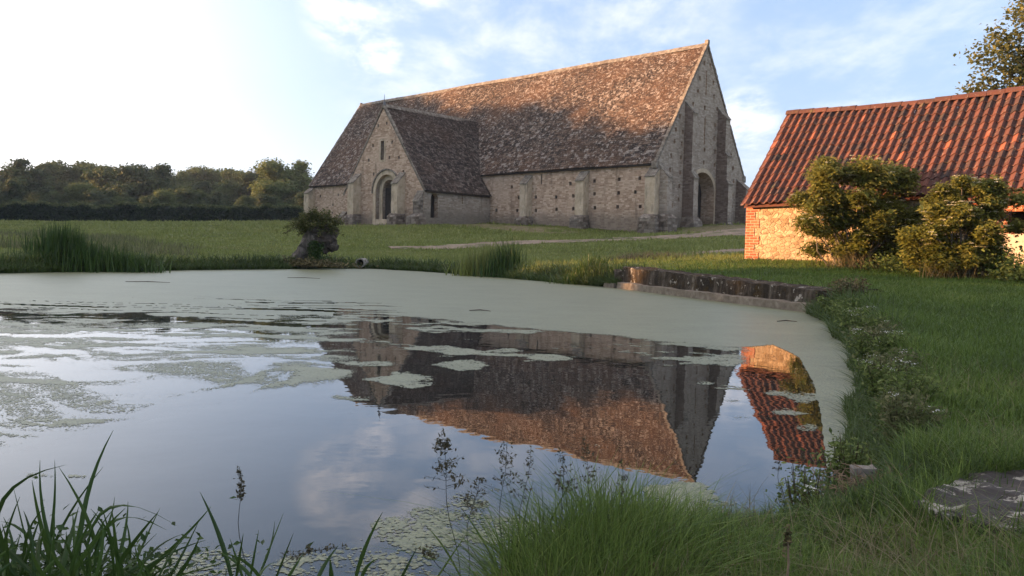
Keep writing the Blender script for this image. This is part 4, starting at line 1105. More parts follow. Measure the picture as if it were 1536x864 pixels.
tag(link('field_grass', npmesh('field_grass', V, F, {'tint': T}), 'field_grass'), 'grazed grass field rising towards barn and hedge', 'grass', kind='stuff')
# bank fringe round the far and right shore
n = 60000; seg = g.integers(0, 25, n); f_ = g.uniform(size=n); bx_ = SHORE[seg] * (1 - f_[:, None]) + SHORE[(seg + 1)] * f_[:, None]
x = bx_[:, 0] + g.normal(0, .22, n); y = bx_[:, 1] + g.normal(0, .22, n); P, k = spawn(x, y, -.04); R_ = np.hypot(P[:, 0], P[:, 1])
P[:, 2] = np.maximum(P[:, 2], 0)
blade_obj('bank_grass', P, (.20 + .10 * fbm(P[:, 0], P[:, 1], 59, 2)) * np.clip(R_ / 14, .28, 1), .0025 + .0009 * R_, g, 'bank_blade', 'dark overhanging grass fringe along the pond bank', 'grass', kind='stuff', lean=.6, curve=.8,
          tint=np.clip(.1 + .5 * fbm(P[:, 0] * .6, P[:, 1] * .6, 60, 3) + g.normal(0, .15, len(P)), 0, 1))
# taller grey grass behind the left reeds
x = g.uniform(-30, -9, 30000); y = g.uniform(27, 52, 30000); m1 = fbm(x * .2, y * .35, 64, 3) > .47
m1 &= (y - 27) < (-9 - x) * 1.15 + 3; P, k = spawn(x[m1], y[m1], .6)
blade_obj('rough_grass', P, .38, .035, g, 'rough_grass', 'tall seeding grey green grass on the left bank behind the reeds', 'rough grass', kind='stuff', lean=.3, curve=.4)


def clump(name, cx, cy, rx, ry, n, h, wd, m_, label, cat, seed, lean=.22, rot=0, z0=None, segs=4, hvar=None):
    rg = np.random.default_rng(seed); d = rg.normal(size=(n, 2)) * .42; c, s = math.cos(rot), math.sin(rot)
    x = cx + d[:, 0] * rx * c - d[:, 1] * ry * s; y = cy + d[:, 0] * rx * s + d[:, 1] * ry * c
    z = np.maximum(H(x, y), -.05) if z0 is None else np.full(n, z0); hh_ = h * (1 - .25 * np.hypot(d[:, 0], d[:, 1]))
    cz = float(np.mean(z)); P = np.stack([x - cx, y - cy, z - cz], 1)
    V, F, T = blades(P, hh_, wd, rg, lean, .6, None, segs)
    o_ = link(name, npmesh(name, V, F, {'tint': T}), m_); o_.location = (cx, cy, cz); return tag(o_, label, cat)


clump('reed_clump', -12.6, 22.9, 1.1, .8, 1000, .92, .03, 'reed', 'tall dark reed clump at the left far bank, leftmost and tallest', 'reeds', 1, .12)
clump('reed_clump', -11.45, 23.6, 1.2, .6, 900, .7, .03, 'reed', 'lower spreading reeds joining the tall clump on its right', 'reeds', 2, .3)
clump('reed_clump', -1.15, 27.9, .9, .7, 620, 1.05, .034, 'field_grass', 'yellow green iris clump on the bank right of the outfall pipe', 'iris', 3, .22)
clump('reed_clump', -.35, 27.0, .7, .7, 480, 1.0, .032, 'reed', 'dark upright iris leaves at the right side of the yellow green clump', 'iris', 4, .14)
clump('grass_tussock', 2.0, 22.4, .9, .5, 500, .45, .02, 'reed', 'dark grass tussock at the left end of the retaining wall', 'tussock', 6, .5)
clump('grass_tussock', 4.5, 27.4, 1.6, .5, 900, .32, .02, 'dry_grass', 'sunlit yellow grass tuft beside the gravel spur', 'tussock', 7, .4)

# ------------------------------------------------------------------ trees
def tree_mesh(seed, h, r, n, leaf, trunk_h=.25, lobes=12, up=.35, flat=1.0, shell=.5):
    rg = np.random.default_rng(seed); bl = [(0, 0, h * .62, r * .62, r * .62, h * .3)]
    for i in range(lobes):
        a_ = rg.uniform(0, 2 * PI); f = rg.uniform(.25, .95); zz_ = rg.uniform(trunk_h, .9) * h
        lim = math.sqrt(max(.1, 1 - ((zz_ / h - .5) / .62)**2)); d = r * f * lim * .8; s = r * rg.uniform(.22, .42)
        bl.append((math.cos(a_) * d, math.sin(a_) * d, zz_, s, s, s * rg.uniform(.6, .9) * flat))
    P, D, k = crown_points(rg, bl, n, shell); P[:, 2] = np.maximum(P[:, 2], h * .07)
    tint = np.clip(rg.uniform(0, 1, len(bl))[k] * .5 + rg.uniform(0, .5, n), 0, 1)
    me = leaf_mesh('crown', P, leaf, rg, 1.3, up, tint, D * 1.0)
    mb = MB(); mb.tube([(0, 0, -.6), (.05, 0, h * .15), (0, .1, h * .4), (.1, 0, h * .7)], [h * .03, h * .022, h * .016, h * .006], 7)
    for b_ in bl[1:8]: mb.tube([(0, 0, h * .28), (b_[0] * .5, b_[1] * .5, (b_[2] + h * .3) * .5), b_[:3]], [h * .012, h * .008, h * .003], 5)
    return me, mb, bl


protos = []
for i, (h, r, lob) in enumerate([(10, 4.6, 14), (10, 5.6, 18), (10, 3.6, 12), (10, 5.0, 22), (10, 4.2, 16)]):
    me, mb, bl = tree_mesh(100 + i, h, r, 15000, .33, .14, lob, shell=.4)
    tm = bpy.data.meshes.new('trunk'); tm.from_pydata(mb.v, [], mb.f); tm.materials.append(MATS['bark']); protos.append((me, tm))
LEAFM = {}


def place_tree(px, Y, topy, kind, tone, label, group='trees of the wood beyond the hedge', wide=1.0, x=None, top=None):
    d = ray(px, topy); X = d.x * Y / d.y if x is None else x; top = CAMH + d.z * Y / d.y if top is None else top
    z = float(H(np.array([X]), np.array([Y]))[0]); s = (top - z) / 10.3
    key = (kind, tone)
    if key not in LEAFM:
        cm = protos[kind][0].copy(); cm.materials.clear(); cm.materials.append(MATS[tone]); LEAFM[key] = cm
    r_ = empty('broadleaf_tree', (X, Y, z), random.uniform(0, 6.28), label, 'tree', group); r_.scale = (s * wide, s * wide, s)
    for nm, me in (('crown', LEAFM[key]), ('trunk', protos[kind][1])):
        o_ = bpy.data.objects.new(nm, me); C.objects.link(o_); o_.parent = r_
    return r_


DK, MD, PL = 'dark_wood_leaf', 'mid_wood_leaf', 'pale_wood_leaf'
WOOD = [(-40, 150, 255, 1, DK, 'dark tree at the left frame edge of the wood'), (22, 158, 231, 3, DK, 'tall dark round headed tree above the left end of the hedge'), (62, 176, 240, 0, MD, 'mid green tree right of the tall leftmost tree'),
        (12, 140, 268, 1, DK, 'low dark tree just over the hedge in the left corner'), (98, 184, 241, 1, MD, 'broad mid green tree third along the wood skyline'), (132, 190, 239, 0, MD, 'mid green tree in the left half of the wood skyline'),
        (122, 150, 266, 4, PL, 'small pale topped tree low in front of the left wood'), (162, 170, 238, 4, MD, 'narrow darker tree standing proud left of the dark dome'), (150, 146, 283, 1, DK, 'low dark bush like tree below the narrow skyline tree'),
        (215, 158, 242, 1, DK, 'very dark dome shaped tree in the middle of the wood'), (248, 200, 247, 0, PL, 'pale sunlit crown right of the dark dome'), (285, 204, 245, 3, PL, 'pale sunlit crown at mid skyline, second right of the dark dome'),
        (318, 206, 249, 1, PL, 'pale crown on the skyline midway to the barn'), (350, 200, 250, 0, PL, 'yellow green crown left of the dark tree near the barn'), (250, 148, 277, 4, PL, 'small pale round tree standing low before the wood'),
        (182, 146, 285, 3, MD, 'low mid green tree under the dark dome on its left'), (285, 150, 281, 1, MD, 'low mid green tree above the middle of the hedge'), (330, 152, 285, 3, DK, 'low dark tree above the hedge right of middle'),
        (300, 172, 268, 0, DK, 'dark middle storey tree below the pale skyline crowns'), (345, 172, 265, 3, MD, 'mid green middle storey tree below the yellow green crown'), (385, 172, 243, 4, DK, 'dark tree left of the tall pale tree by the barn'),
        (425, 158, 236, 1, PL, 'tall pale olive tree next to the barn gable end'), (402, 150, 262, 4, PL, 'thin pale tree in front of the dark one near the barn'), (400, 143, 290, 1, DK, 'low dark tree over the right end of the hedge'),
        (455, 170, 248, 3, MD, 'mid green tree touching the barn roof edge'), (462, 140, 278, 4, DK, 'dark tree just behind the far corner of the barn'), (445, 142, 292, 3, DK, 'low dark tree behind the pollard willow crown'), (60, 146, 278, 3, DK, 'low dark tree above the hedge at left'),
        (200, 172, 262, 0, MD, 'mid green tree peeping out behind the dark dome'), (90, 150, 285, 1, MD, 'low mid green tree above the hedge left of the small pale top'), (365, 145, 291, 0, MD, 'low mid green tree above the hedge towards the barn'),
        (225, 144, 288, 4, MD, 'small mid green tree just over the hedge below the dark dome'), (490, 150, 300, 3, DK, 'dark tree behind the barn end wall'),
        (-90, 160, 235, 0, DK, 'dark tree beyond the left frame edge'), (-150, 150, 240, 1, DK, 'outermost dark tree of the wood at far left')]
for px, Y, ty, kd, tone, lab in WOOD: place_tree(px, Y, ty, kd, tone, lab, wide=1.12)
# the tall belt west of the pond, outside the frame, that shades barn and near bank
BELT = [(-96, 44, 22), (-100, 52, 25), (-92, 60, 25.5), (-98, 66, 26), (-92, 73, 27), (-99, 79, 28), (-93, 85, 28), (-98, 91, 29), (-94, 97, 30), (-99, 104, 31), (-92, 110, 31), (-100, 117, 31), (-112, 48, 23), (-110, 57, 25), (-113, 68, 26), (-111, 78, 27), (-112, 88, 28), (-110, 99, 30),
        (-44, 11.0, 10), (-46, 7, 10.5), (-43, 2, 10.5), (-47, -3, 10.5), (-44, -8, 10), (-52, 9, 10), (-51, 1, 10.5), (-41, 14.5, 7.4), (-42, 17, 7.2), (-40, 19.5, 7.0), (-41, 22.5, 6.6), (-40, 25.2, 6.2), (-40, 29.5, 7.5), (-40, 33.5, 8), (-42, 37, 8.5), (-44, 42, 9.5), (-46, 48, 10), (-50, 54, 11)]
for (x_, ya, yb, zt, nn_, lf, lab) in [(-37, -12, 56, 4.6, 16000, .5, 'unseen leaf mass added under the pond side tree belt to stop low sun'), (-87, 38, 120, 12.0, 24000, .8, 'taller unseen leaf mass added below the far western trees to stop low sun')]:  # unseen leaf masses, added to stop sun leaking under the belt crowns
    rg = np.random.default_rng(int(-x_)); yy = rg.uniform(ya, yb, nn_); xx = x_ + rg.uniform(-1.3, 1.3, nn_) - (yy - ya) * (.12 if x_ > -50 else .03); z0 = H(xx, yy)
    zz_ = z0 + (zt + (fbm(yy * .3, xx * 0, 3, 3) - .5) * 1.2 - z0) * rg.uniform(0, 1, nn_)
    tag(link('sun_block_leaves', leaf_mesh('sun_block_leaves', np.stack([xx, yy, zz_], 1), lf, rg, 1.2, .1), 'hedge_leaf'), lab, 'hedge')
for i, (X, Y, top) in enumerate(BELT): place_tree(0, Y, 0, i % 5, DK if i % 2 else MD, 'broadleaf tree in the belt west of the pond', 'tree belt west of the pond', 1.15, x=X, top=top)

rg = np.random.default_rng(30); n = 26000; hx = rg.uniform(-190, 30, n); hy = 235 + rg.uniform(-6, 6, n); z0 = H(hx, hy); ht = 20 + (fbm(hx * .09, hy * 0, 8, 4) - .5) * 7
hzv = z0 + (ht - z0) * rg.uniform(0, 1, n)**.6; tag(link('distant_wood', leaf_mesh('distant_wood', np.stack([hx, hy, hzv], 1), 1.1, rg, 1.2, .3), 'mid_wood_leaf'), 'far wood closing the gaps behind the nearer trees', 'wood', kind='stuff')
# hedge
rg = np.random.default_rng(31); n = 42000; hx = rg.uniform(-100, -30, n); hy = 125 + (hx + 60) * .02 + rg.uniform(-1.1, 1.1, n)
hz0 = H(hx, hy); htop = np.where(hx < -78, 5.9 - 0 * hx, 6.35 + .012 * (hx + 60)) + (fbm(hx * .5, hy * 0, 5, 3) - .5) * 1.3
hzv = hz0 + (htop - hz0) * rg.uniform(0, 1, n)**.7
hd = empty('field_hedge', (-60, 125, 3.7), 0, 'long dark clipped hedge across the field in front of the wood', 'hedge')
me = leaf_mesh('foliage', np.stack([hx + 60, hy - 125, hzv - 3.7], 1), .34, rg, 1.2, .2); link('foliage', me, 'hedge_leaf', hd)
n = 9000; hx = rg.uniform(-100, -30, n); hy = 125 + (hx + 60) * .02 + rg.uniform(-.9, 1.1, n); htop = 6.45 + .012 * (hx + 60) + (fbm(hx * .5, hy * 0, 5, 3) - .5) * 1.3
me = leaf_mesh('top_growth', np.stack([hx + 60, hy - 125, htop - 3.7 + rg.uniform(-.15, .35, n)], 1), .22, rg, 1.6, .6); link('top_growth', me, 'hedge_top', hd)
mb = MB()
for i in range(0):
    xx = -38 + i * 1.1 + random.uniform(-.3, .3); mb.tube([(xx, 0, -.6), (xx + .1, .1, 1.6)], [.09, .04], 5)


# tree behind the outbuilding roof: each limb its own leafy spray
rg = np.random.default_rng(41); mx_, my_ = 22.5, 33.0; mz = float(H(np.array([mx_]), np.array([my_]))[0])
mt = empty('maple_tree', (mx_, my_, mz), 0, 'sunlit olive maple tree rising behind the red roof at top right', 'tree')
sprays = []; mb = MB(); mb.tube([(0, 0, -.4), (.1, 0, 2.5), (-.1, .1, 5), (.1, 0, 8), (.3, 0, 10.6)], [.32, .26, .2, .12, .04], 8)
LIMB = [(-4.0, -.5, 7.9), (-3.9, .3, 6.4), (-3.8, .2, 5.1), (-3.1, 0, 8.6), (-2.9, .3, 9.2), (-2.6, -.4, 7.2), (-1.9, .3, 10.8), (-1.2, -.6, 9.6), (-.9, 0, 11.7), (0, .6, 12.3), (.8, -.3, 11.2), (-1.9, -1, 6.3), (1.8, 0, 9.6), (2.6, .5, 8.1), (-2.7, .8, 5.6), (-1.0, -1.2, 7.4), (.6, -1.3, 8.6), (2.2, -1, 6.6), (0, 1.2, 6.0), (-3.4, -.6, 4.4), (-1.8, -1, 4.8), (3.2, .2, 5.8), (-2.4, 0, 10.0), (-3.5, .2, 6.9), (-2.2, .4, 8.3)]
PTS = []
for (a_, b_, c_) in LIMB:
    c_ = c_ * .86 + .5
    tip = np.array([a_, b_, c_]); st = np.array([0, 0, max(2.5, c_ * .62)]); mid = (tip + st) / 2 + np.array([0, 0, .35])
    mb.tube([tuple(st), tuple(mid), tuple(tip)], [.09, .05, .015], 5)
    nn = 560; f = rg.uniform(.45, 1.12, nn)[:, None]; q_ = st * (1 - f) + tip * f; q_[:, 2] += .35 * (1 - (2 * f[:, 0] - 1)**2)
    PTS.append(q_ + rg.normal(size=(nn, 3)) * np.array([.36, .36, .30]) * (1.15 - .4 * f))
P = np.concatenate(PTS); link('crown', leaf_mesh('crown', P, .135, rg, 1.25, .5), 'maple_leaf', mt); mb.build('trunk', 'bark', mt)

# elder bushes
def elder(name, loc, rx, ry, hz_, n, seed, label, extra, nfl):
    rg = np.random.default_rng(seed); r_ = empty(name, loc, 0, label, 'bush'); bl = list(extra)
    for i in range(64):
        a_ = rg.uniform(0, 2 * PI); f = math.sqrt(rg.uniform(0, 1)); zz_ = hz_ * rg.uniform(.10, .93); lim = math.sqrt(max(.12, 1 - ((zz_ / hz_ - .48) / .62)**2)) * (1 if zz_ > hz_ * .4 else .74 + .65 * zz_ / hz_)
        s = rx * rg.uniform(.17, .30); bl.append((math.cos(a_) * f * rx * .9 * lim, math.sin(a_) * f * ry * .9 * lim, min(zz_, hz_ - s * .6), s, s * .9, s * .6))
    P, D, k = crown_points(rg, bl, n, .3); P += rg.normal(size=P.shape) * .035; P[:, 2] = np.abs(P[:, 2])
    tint = np.clip(rg.uniform(0, 1, len(bl))[k] * .4 + rg.uniform(0, .6, n), 0, 1)
    link('foliage', leaf_mesh('foliage', P, .046 * np.exp(rg.normal(0, .3, n)), rg, 1.9, .7, tint, D * .5), 'elder_leaf', r_)
    mb = MB()
    for b_ in bl[:34]:
        sx, sy = rg.normal(0, rx * .13), rg.normal(0, ry * .13)
        mid = (b_[0] * .45 + sx, b_[1] * .45 + sy, b_[2] * .5); mb.tube([(sx, sy, -.1), mid, b_[:3]], [.026, .016, .006], 5)
    mb.build('stem', 'thin_bark', r_)
    # flat creamy flower heads on the outside, facing up and out
    FP, FD, kk = crown_points(rg, bl, nfl * 9, 1.0); s_ = (FP[:, 1] < .1 * ry) & (FP[:, 2] > hz_ * .3) & (np.hypot(FP[:, 0] / rx, (FP[:, 2] - hz_ * .45) / (hz_ * .5)) + np.maximum(0, -FP[:, 1] / ry) > .8); FP = FP[s_][:nfl]; m_ = 26
    for fp in FP:
        rr_ = .078 * np.sqrt(rg.uniform(0, 1, m_)) * rg.uniform(.6, 1.2); aa_ = rg.uniform(0, 2 * PI, m_)
        Q = np.stack([rr_ * np.cos(aa_), rr_ * np.sin(aa_), rg.normal(.03, .006, m_) - rr_ * .25], 1)
        o_ = link('flower_head', leaf_mesh('flower_head', Q, .026, rg, 1.0, 1.5), 'elder_flower', r_); o_.location = tuple(fp)
    return r_


elder('elder_bush', (8.25, 19.6, .6), 1.66, 1.0, 2.72, 62000, 51, 'large creamy flowering elder bush against the outbuilding, left one', [(-1.05, -.3, .9, .4, .3, .12), (-.6, -.3, 1.2, .4, .3, .3), (.9, -.3, .5, .35, .3, .4), (1.1, -.2, 1.2, .4, .4, .4), (1.45, -.3, .6, .35, .4, .5), (1.5, -.4, 1.3, .35, .35, .35), (-.9, -.3, 1.9, .4, .35, .3), (-1.1, -.3, 1.5, .35, .3, .25)], 80)
elder('elder_bush', (9.6, 17.15, .5), 1.04, .8, 2.2, 42000, 52, 'smaller creamy flowering elder bush against the outbuilding, right one', [(-.6, 0, .5, .3, .3, .45), (.6, 0, .5, .3, .3, .4), (.5, 0, 1.8, .4, .3, .2), (-1.0, .5, .9, .26, .3, .25), (-.95, .4, .5, .26, .3, .3), (1.1, 0, 1.7, .3, .3, .15)], 90)
# dead brown bramble stems at their feet
for (bx0, by0, lab, sd_) in [(8.1, 19.2, 'brown dead bramble tangle under the larger elder', 61), (9.35, 17.0, 'brown dead bramble tangle under the smaller elder', 62)]:
    clump('bramble_clump', bx0, by0, .8, .5, 420, .45, .012, 'weed_brown', lab, 'brambles', sd_, .5)
# nettles between the bushes
for (bx0, by0, w_, lab, sd_) in [(8.9, 18.6, 1.0, 'dark nettle patch between the two elder bushes', 63), (10.2, 16.5, .6, 'dark nettle patch right of the smaller elder', 64)]:
    rg = np.random.default_rng(sd_); n = 2500; P = np.stack([rg.normal(0, w_ * .4, n), rg.normal(0, .3, n), np.abs(rg.normal(0, .22, n))], 1)
    o_ = link('nettle_patch', leaf_mesh('nettle_patch', P, .05, rg, 1.6, .4), 'weed_leaf'); o_.location = (bx0, by0, .52); tag(o_, lab, 'nettles')

# ------------------------------------------------------------------ pollard willow leaning over the far bank
wy = 31.9; wx = -8.05; wz = .25
wil = empty('pollard_willow', (wx, wy, wz), 0, 'gnarled leaning pollard willow on the far bank left of centre', 'tree')
def gn(mb):
    mb.tube([(-.55, 0, -.35), (-.40, 0, .15), (-.12, 0, .6), (.16, 0, 1.0), (.30, 0, 1.3)], [.40, .30, .27, .36, .36], 12)
rough_solid('trunk', 'bark', wil, gn, .13, .16, 3, 0, 3.5)
heads = MB()
for (a_, b_, c_, r1) in [(.62, -.05, 1.18, .36), (.92, -.05, .98, .30), (.98, 0, .66, .26), (.80, -.05, 1.42, .25), (.55, -.1, .78, .34), (.72, -.05, .52, .20), (.4, -.1, 1.3, .3), (1.02, 0, 1.25, .2)]:
    P0 = Vector((.25, 0, .95)); T_ = Vector((a_, b_, c_)); heads.tube([P0, (P0 + T_) / 2, T_, T_ + (T_ - P0).normalized() * r1 * .6], [r1 * .9, r1 * .95, r1, r1 * .55], 9)
hme = heads.build('pollard_head', 'dark_bark', wil)
bm = bmesh.new(); bm.from_mesh(hme.data); bmesh.ops.subdivide_edges(bm, edges=bm.edges[:], cuts=2, use_grid_fill=True)
from mathutils import noise as mn
for v in bm.verts: v.co += mn.noise_vector(v.co * 5) * .10 + mn.noise_vector(v.co * 13) * .04
bm.to_mesh(hme.data); bm.free()
rg = np.random.default_rng(71); bl = [(-.05, 0, 1.75, .62, .55, .45), (-.5, 0, 1.55, .40, .4, .35), (.45, 0, 1.7, .5, .45, .36), (-.1, 0, 2.1, .42, .4, .32), (.2, 0, 2.0, .4, .4, .3), (.95, 0, 1.55, .32, .3, .25), (-.3, .1, 1.3, .35, .3, .3), (.75, 0, 1.85, .25, .3, .2), (-.35, 0, 1.95, .3, .3, .3)]
sh = MB(); LP = []
for i in range(210):
    a_ = rg.uniform(0, 2 * PI); el = rg.uniform(-.25, 1.45); L2 = rg.uniform(.45, 1.0) * (1.0 - .18 * abs(el)); st0 = np.array([rg.uniform(-.25, .75), rg.normal(0, .12), rg.uniform(1.25, 1.5)])
    dr_ = np.array([math.cos(a_) * math.cos(el) * .95, math.sin(a_) * math.cos(el) * .7, math.sin(el)]); e_ = st0 + dr_ * L2 + np.array([0, 0, -.10 * L2]); md_ = (st0 + e_) / 2 + np.array([0, 0, .06])
    sh.tube([tuple(st0), tuple(md_), tuple(e_)], [.012, .008, .003], 4); f = rg.uniform(.15, 1.08, 62)[:, None]
    LP.append(st0 * (1 - f)**2 + 2 * md_ * f * (1 - f) + e_ * f**2 + rg.normal(size=(62, 3)) * .055)
P = np.concatenate(LP); link('crown', leaf_mesh('crown', P, .042, rg, 2.8, .4), 'willow_leaf', wil); sh.build('shoots', 'thin_bark', wil)
# ivy and weeds on its foot
P = np.stack([rg.normal(.38, .14, 2200), rg.normal(-.36, .08, 2200), rg.uniform(-.2, .85, 2200)], 1); link('ivy', leaf_mesh('ivy', P, .06, rg, 1.3, .3), 'reed', wil)
n = 3500; P = np.stack([rg.normal(0, .9, n), rg.normal(-.25, .25, n), np.abs(rg.normal(0, .13, n))], 1)
o_ = link('bank_scrub', leaf_mesh('bank_scrub', P, .07, rg, 1.5, .4), 'weed_brown'); o_.location = (wx - .4, wy - .3, .1); tag(o_, 'brown green scrub round the foot of the pollard willow', 'scrub')

# ------------------------------------------------------------------ weeds on the right bank
def weed(name, x_, y_, h, spread, n, seed, label, m_='weed_leaf', flower=0, leaf=.022, stems=12):
    rg = np.random.default_rng(seed); z_ = max(0.0, float(H(np.array([x_]), np.array([y_]))[0])); r_ = empty(name, (x_, y_, z_), 0, label, 'weed')
    mb = MB(); LP = []; TP = []
    for i in range(stems):
        a_ = rg.uniform(0, 2 * PI); d = spread * math.sqrt(rg.uniform(0, 1)); b0 = np.array([math.cos(a_) * d * .4, math.sin(a_) * d * .4, -.03]); tp = np.array([math.cos(a_) * d, math.sin(a_) * d, h * rg.uniform(.6, 1.05)])
        mid = (b0 + tp) / 2 + np.array([0, 0, h * .06]); mb.tube([tuple(b0), tuple(mid), tuple(tp)], [.003, .0024, .0012], 4); TP.append(tp)
        f = rg.uniform(.1, 1, n // stems)[:, None]; LP.append(b0 * (1 - f) + tp * f + rg.normal(size=(n // stems, 3)) * np.array([1, 1, .5]) * spread * .16)
    mb.build('stem', 'weed_brown', r_); P = np.concatenate(LP); link('foliage', leaf_mesh('foliage', P, leaf, rg, 2.2, .5), m_, r_)
    if flower:
        for tp in TP[:flower]:
            Q = rg.normal(size=(22, 3)) * np.array([.016, .016, .006]) * (1 + h)
            o_ = link('flower_head', leaf_mesh('flower_head', Q, .009, rg, 1.0, 1.4), 'white_flower', r_); o_.location = tuple(tp)
    return r_


WEEDS = [(4.35, 11.2, .42, .35, 700, 'weed_leaf', 0, .045, 'leafy green weed at the near end of the retaining wall'),
         (4.0, 9.8, .45, .35, 700, 'weed_leaf', 3, .04, 'white dotted bank weed next nearer from the retaining wall end'),
         (3.5, 8.4, .42, .3, 800, 'weed_leaf', 5, .035, 'bushy bank weed with white umbels above the far end of the roof reflection'),
         (3.1, 7.3, .40, .28, 800, 'rough_grass', 0, .03, 'grey green bank weed beside the orange reflection'),
         (2.72, 6.3, .38, .26, 800, 'weed_leaf', 7, .028, 'bank weed with most white flower heads over the water'),
         (2.35, 5.4, .34, .24, 800, 'rough_grass', 3, .026, 'dull olive bank weed beside the red roof reflection'),
         (2.05, 4.7, .33, .22, 800, 'weed_leaf', 4, .024, 'green bank weed leaning over the red roof reflection'),
         (1.85, 4.1, .28, .2, 800, 'weed_leaf', 0, .022, 'low leafy bank weed left of the lawn edge'),
         (1.55, 3.5, .26, .18, 700, 'rough_grass', 2, .02, 'straggly bank weed just above the dead root tangle'),
         (1.12, 3.0, .24, .14, 520, 'weed_leaf', 0, .018, 'small leafy weed left of the dead root tangle'),
         (.93, 2.55, .24, .12, 420, 'weed_leaf', 1, .014, 'thin upright weed with a round bud beside the blue water'),
         (1.35, 1.55, .15, .16, 260, 'weed_leaf', 0, .014, 'broad leaved weed in front of the stone slab'),
         (.78, 1.50, .16, .14, 260, 'weed_leaf', 1, .014, 'pale broad leaved weed left of the stone slab'),
         (2.7, 4.2, .14, .2, 300, 'weed_leaf', 0, .022, 'broad leaved dock low on the right lawn'),
         (4.9, 12.2, .35, .35, 500, 'weed_brown', 0, .04, 'brown faded weed on the wall end by the water')]
for i, (a_, b_, h, sp_, n, m_, fl, lf, lab) in enumerate(WEEDS): weed('bank_weed', a_ + (.16 if b_ > 2.9 else .02), b_, h * .78, sp_ * .85, int(n * 2.2), 200 + i, lab, m_, fl, lf * .62, 20)

# dead root tangle, stones, slab, stump
rg = np.random.default_rng(81); rt_ = empty('root_tangle', (1.2, 2.62, .07), 0, 'brown dead root tangle at the pond corner left of the slab', 'roots')
mb = MB()
for i in range(420):
    c0 = np.array([rg.normal(0, .085), rg.normal(0, .05), rg.uniform(-.04, .07)]); pts = [c0]; d = rg.normal(size=3); d[2] *= .4; d /= np.linalg.norm(d)
    for k in range(5): d = d + rg.normal(size=3) * .5; d /= np.linalg.norm(d); pts.append(pts[-1] + d * .016)
    mb.tube([tuple(p_) for p_ in pts], [.0017, .0016, .0015, .0012, .001, .0007], 4)
mb.build('roots', 'dead_stem', rt_)
rough_solid('stone', 'flint', rt_, lambda m2: m2.box(-.05, .02, .03, .08, .02, .09), .02, .014, 4, 0, 20)
mb = MB(); n = len(SLAB); vs = [(x_, y_, .02) for x_, y_ in SLAB] + [(x_, y_, .176) for x_, y_ in SLAB]
mb.add(vs, [tuple(range(n))[::-1], tuple(range(n, 2 * n))] + [(i, (i + 1) % n, n + (i + 1) % n, n + i) for i in range(n)])
so = rough_solid('stone_slab', 'slab_stone', None, lambda m2: m2.add(mb.v, mb.f), .03, .016, 6, 0, 16); tag(so, 'dark flat stone slab with white lichen patches at lower right', 'slab')
st_ = at_z(975, 858, .14); so = rough_solid('tree_stump', 'dead_stem', None, lambda m2: m2.tube([(st_.x, st_.y, .0), (st_.x + .01, st_.y, .12), (st_.x, st_.y, .15)], [.04, .036, .022], 10), .012, .016, 2, 0, 22); tag(so, 'small rotten brown stump in the grass at bottom edge', 'stump')

# ------------------------------------------------------------------ foreground reeds and seeding grasses, blade by blade
def big_blade(mb, base, tip, wd, bend=(0, 0, 0), n=9):
    base, tip, bend = Vector(base), Vector(tip), Vector(bend); pts = []
    for i in range(n + 1):
        f = i / n; pts.append(base.lerp(tip, f) + bend * (4 * f * (1 - f)))
    side = Vector((random.uniform(.6, 1), random.uniform(-.5, .5), 0)).normalized(); b0 = len(mb.v)
    for i, p_ in enumerate(pts):
        f = i / n; w_ = wd * (.55 + .45 * math.sin(min(f * 2.4, PI / 2))) * (1 - max(0, f - .45) / .55)**.8 * .5 + .0003
        tgt = (pts[min(i + 1, n)] - pts[max(i - 1, 0)]).normalized(); s_ = side - tgt * side.dot(tgt); s_.normalize(); nn_ = s_.cross(tgt)
        mb.v += [tuple(p_ - s_ * w_), tuple(p_ + nn_ * w_ * .35), tuple(p_ + s_ * w_)]
    for i in range(n):
        a_ = b0 + 3 * i; mb.f += [(a_, a_ + 1, a_ + 4, a_ + 3), (a_ + 1, a_ + 2, a_ + 5, a_ + 4)]


def blade_plant(name, label, cat, specs, m_='reed'):
    """specs: (base px, base py, tip px, tip py, Y, width, bend px, bend up)"""
    mb = MB(); o0 = at_y(specs[0][0], specs[0][1], specs[0][4])
    for (bx0, by0, tx, ty, Y, wd, bnx, bnz) in specs:
        b0 = at_y(bx0, by0, Y); t0 = at_y(tx, ty, Y + random.uniform(-.12, .12)); big_blade(mb, b0 - o0, t0 - o0, wd, (bnx * Y / FPX, 0, bnz * Y / FPX))
    o_ = mb.build(name, m_); o_.location = o0; at = o_.data.attributes.new('tint', 'FLOAT', 'POINT'); at.data.foreach_set('value', np.repeat(np.random.default_rng(len(specs)).uniform(0, .7, len(mb.v) // 30 + 1), 30)[:len(mb.v)].astype(np.float32))
    return tag(o_, label, cat)


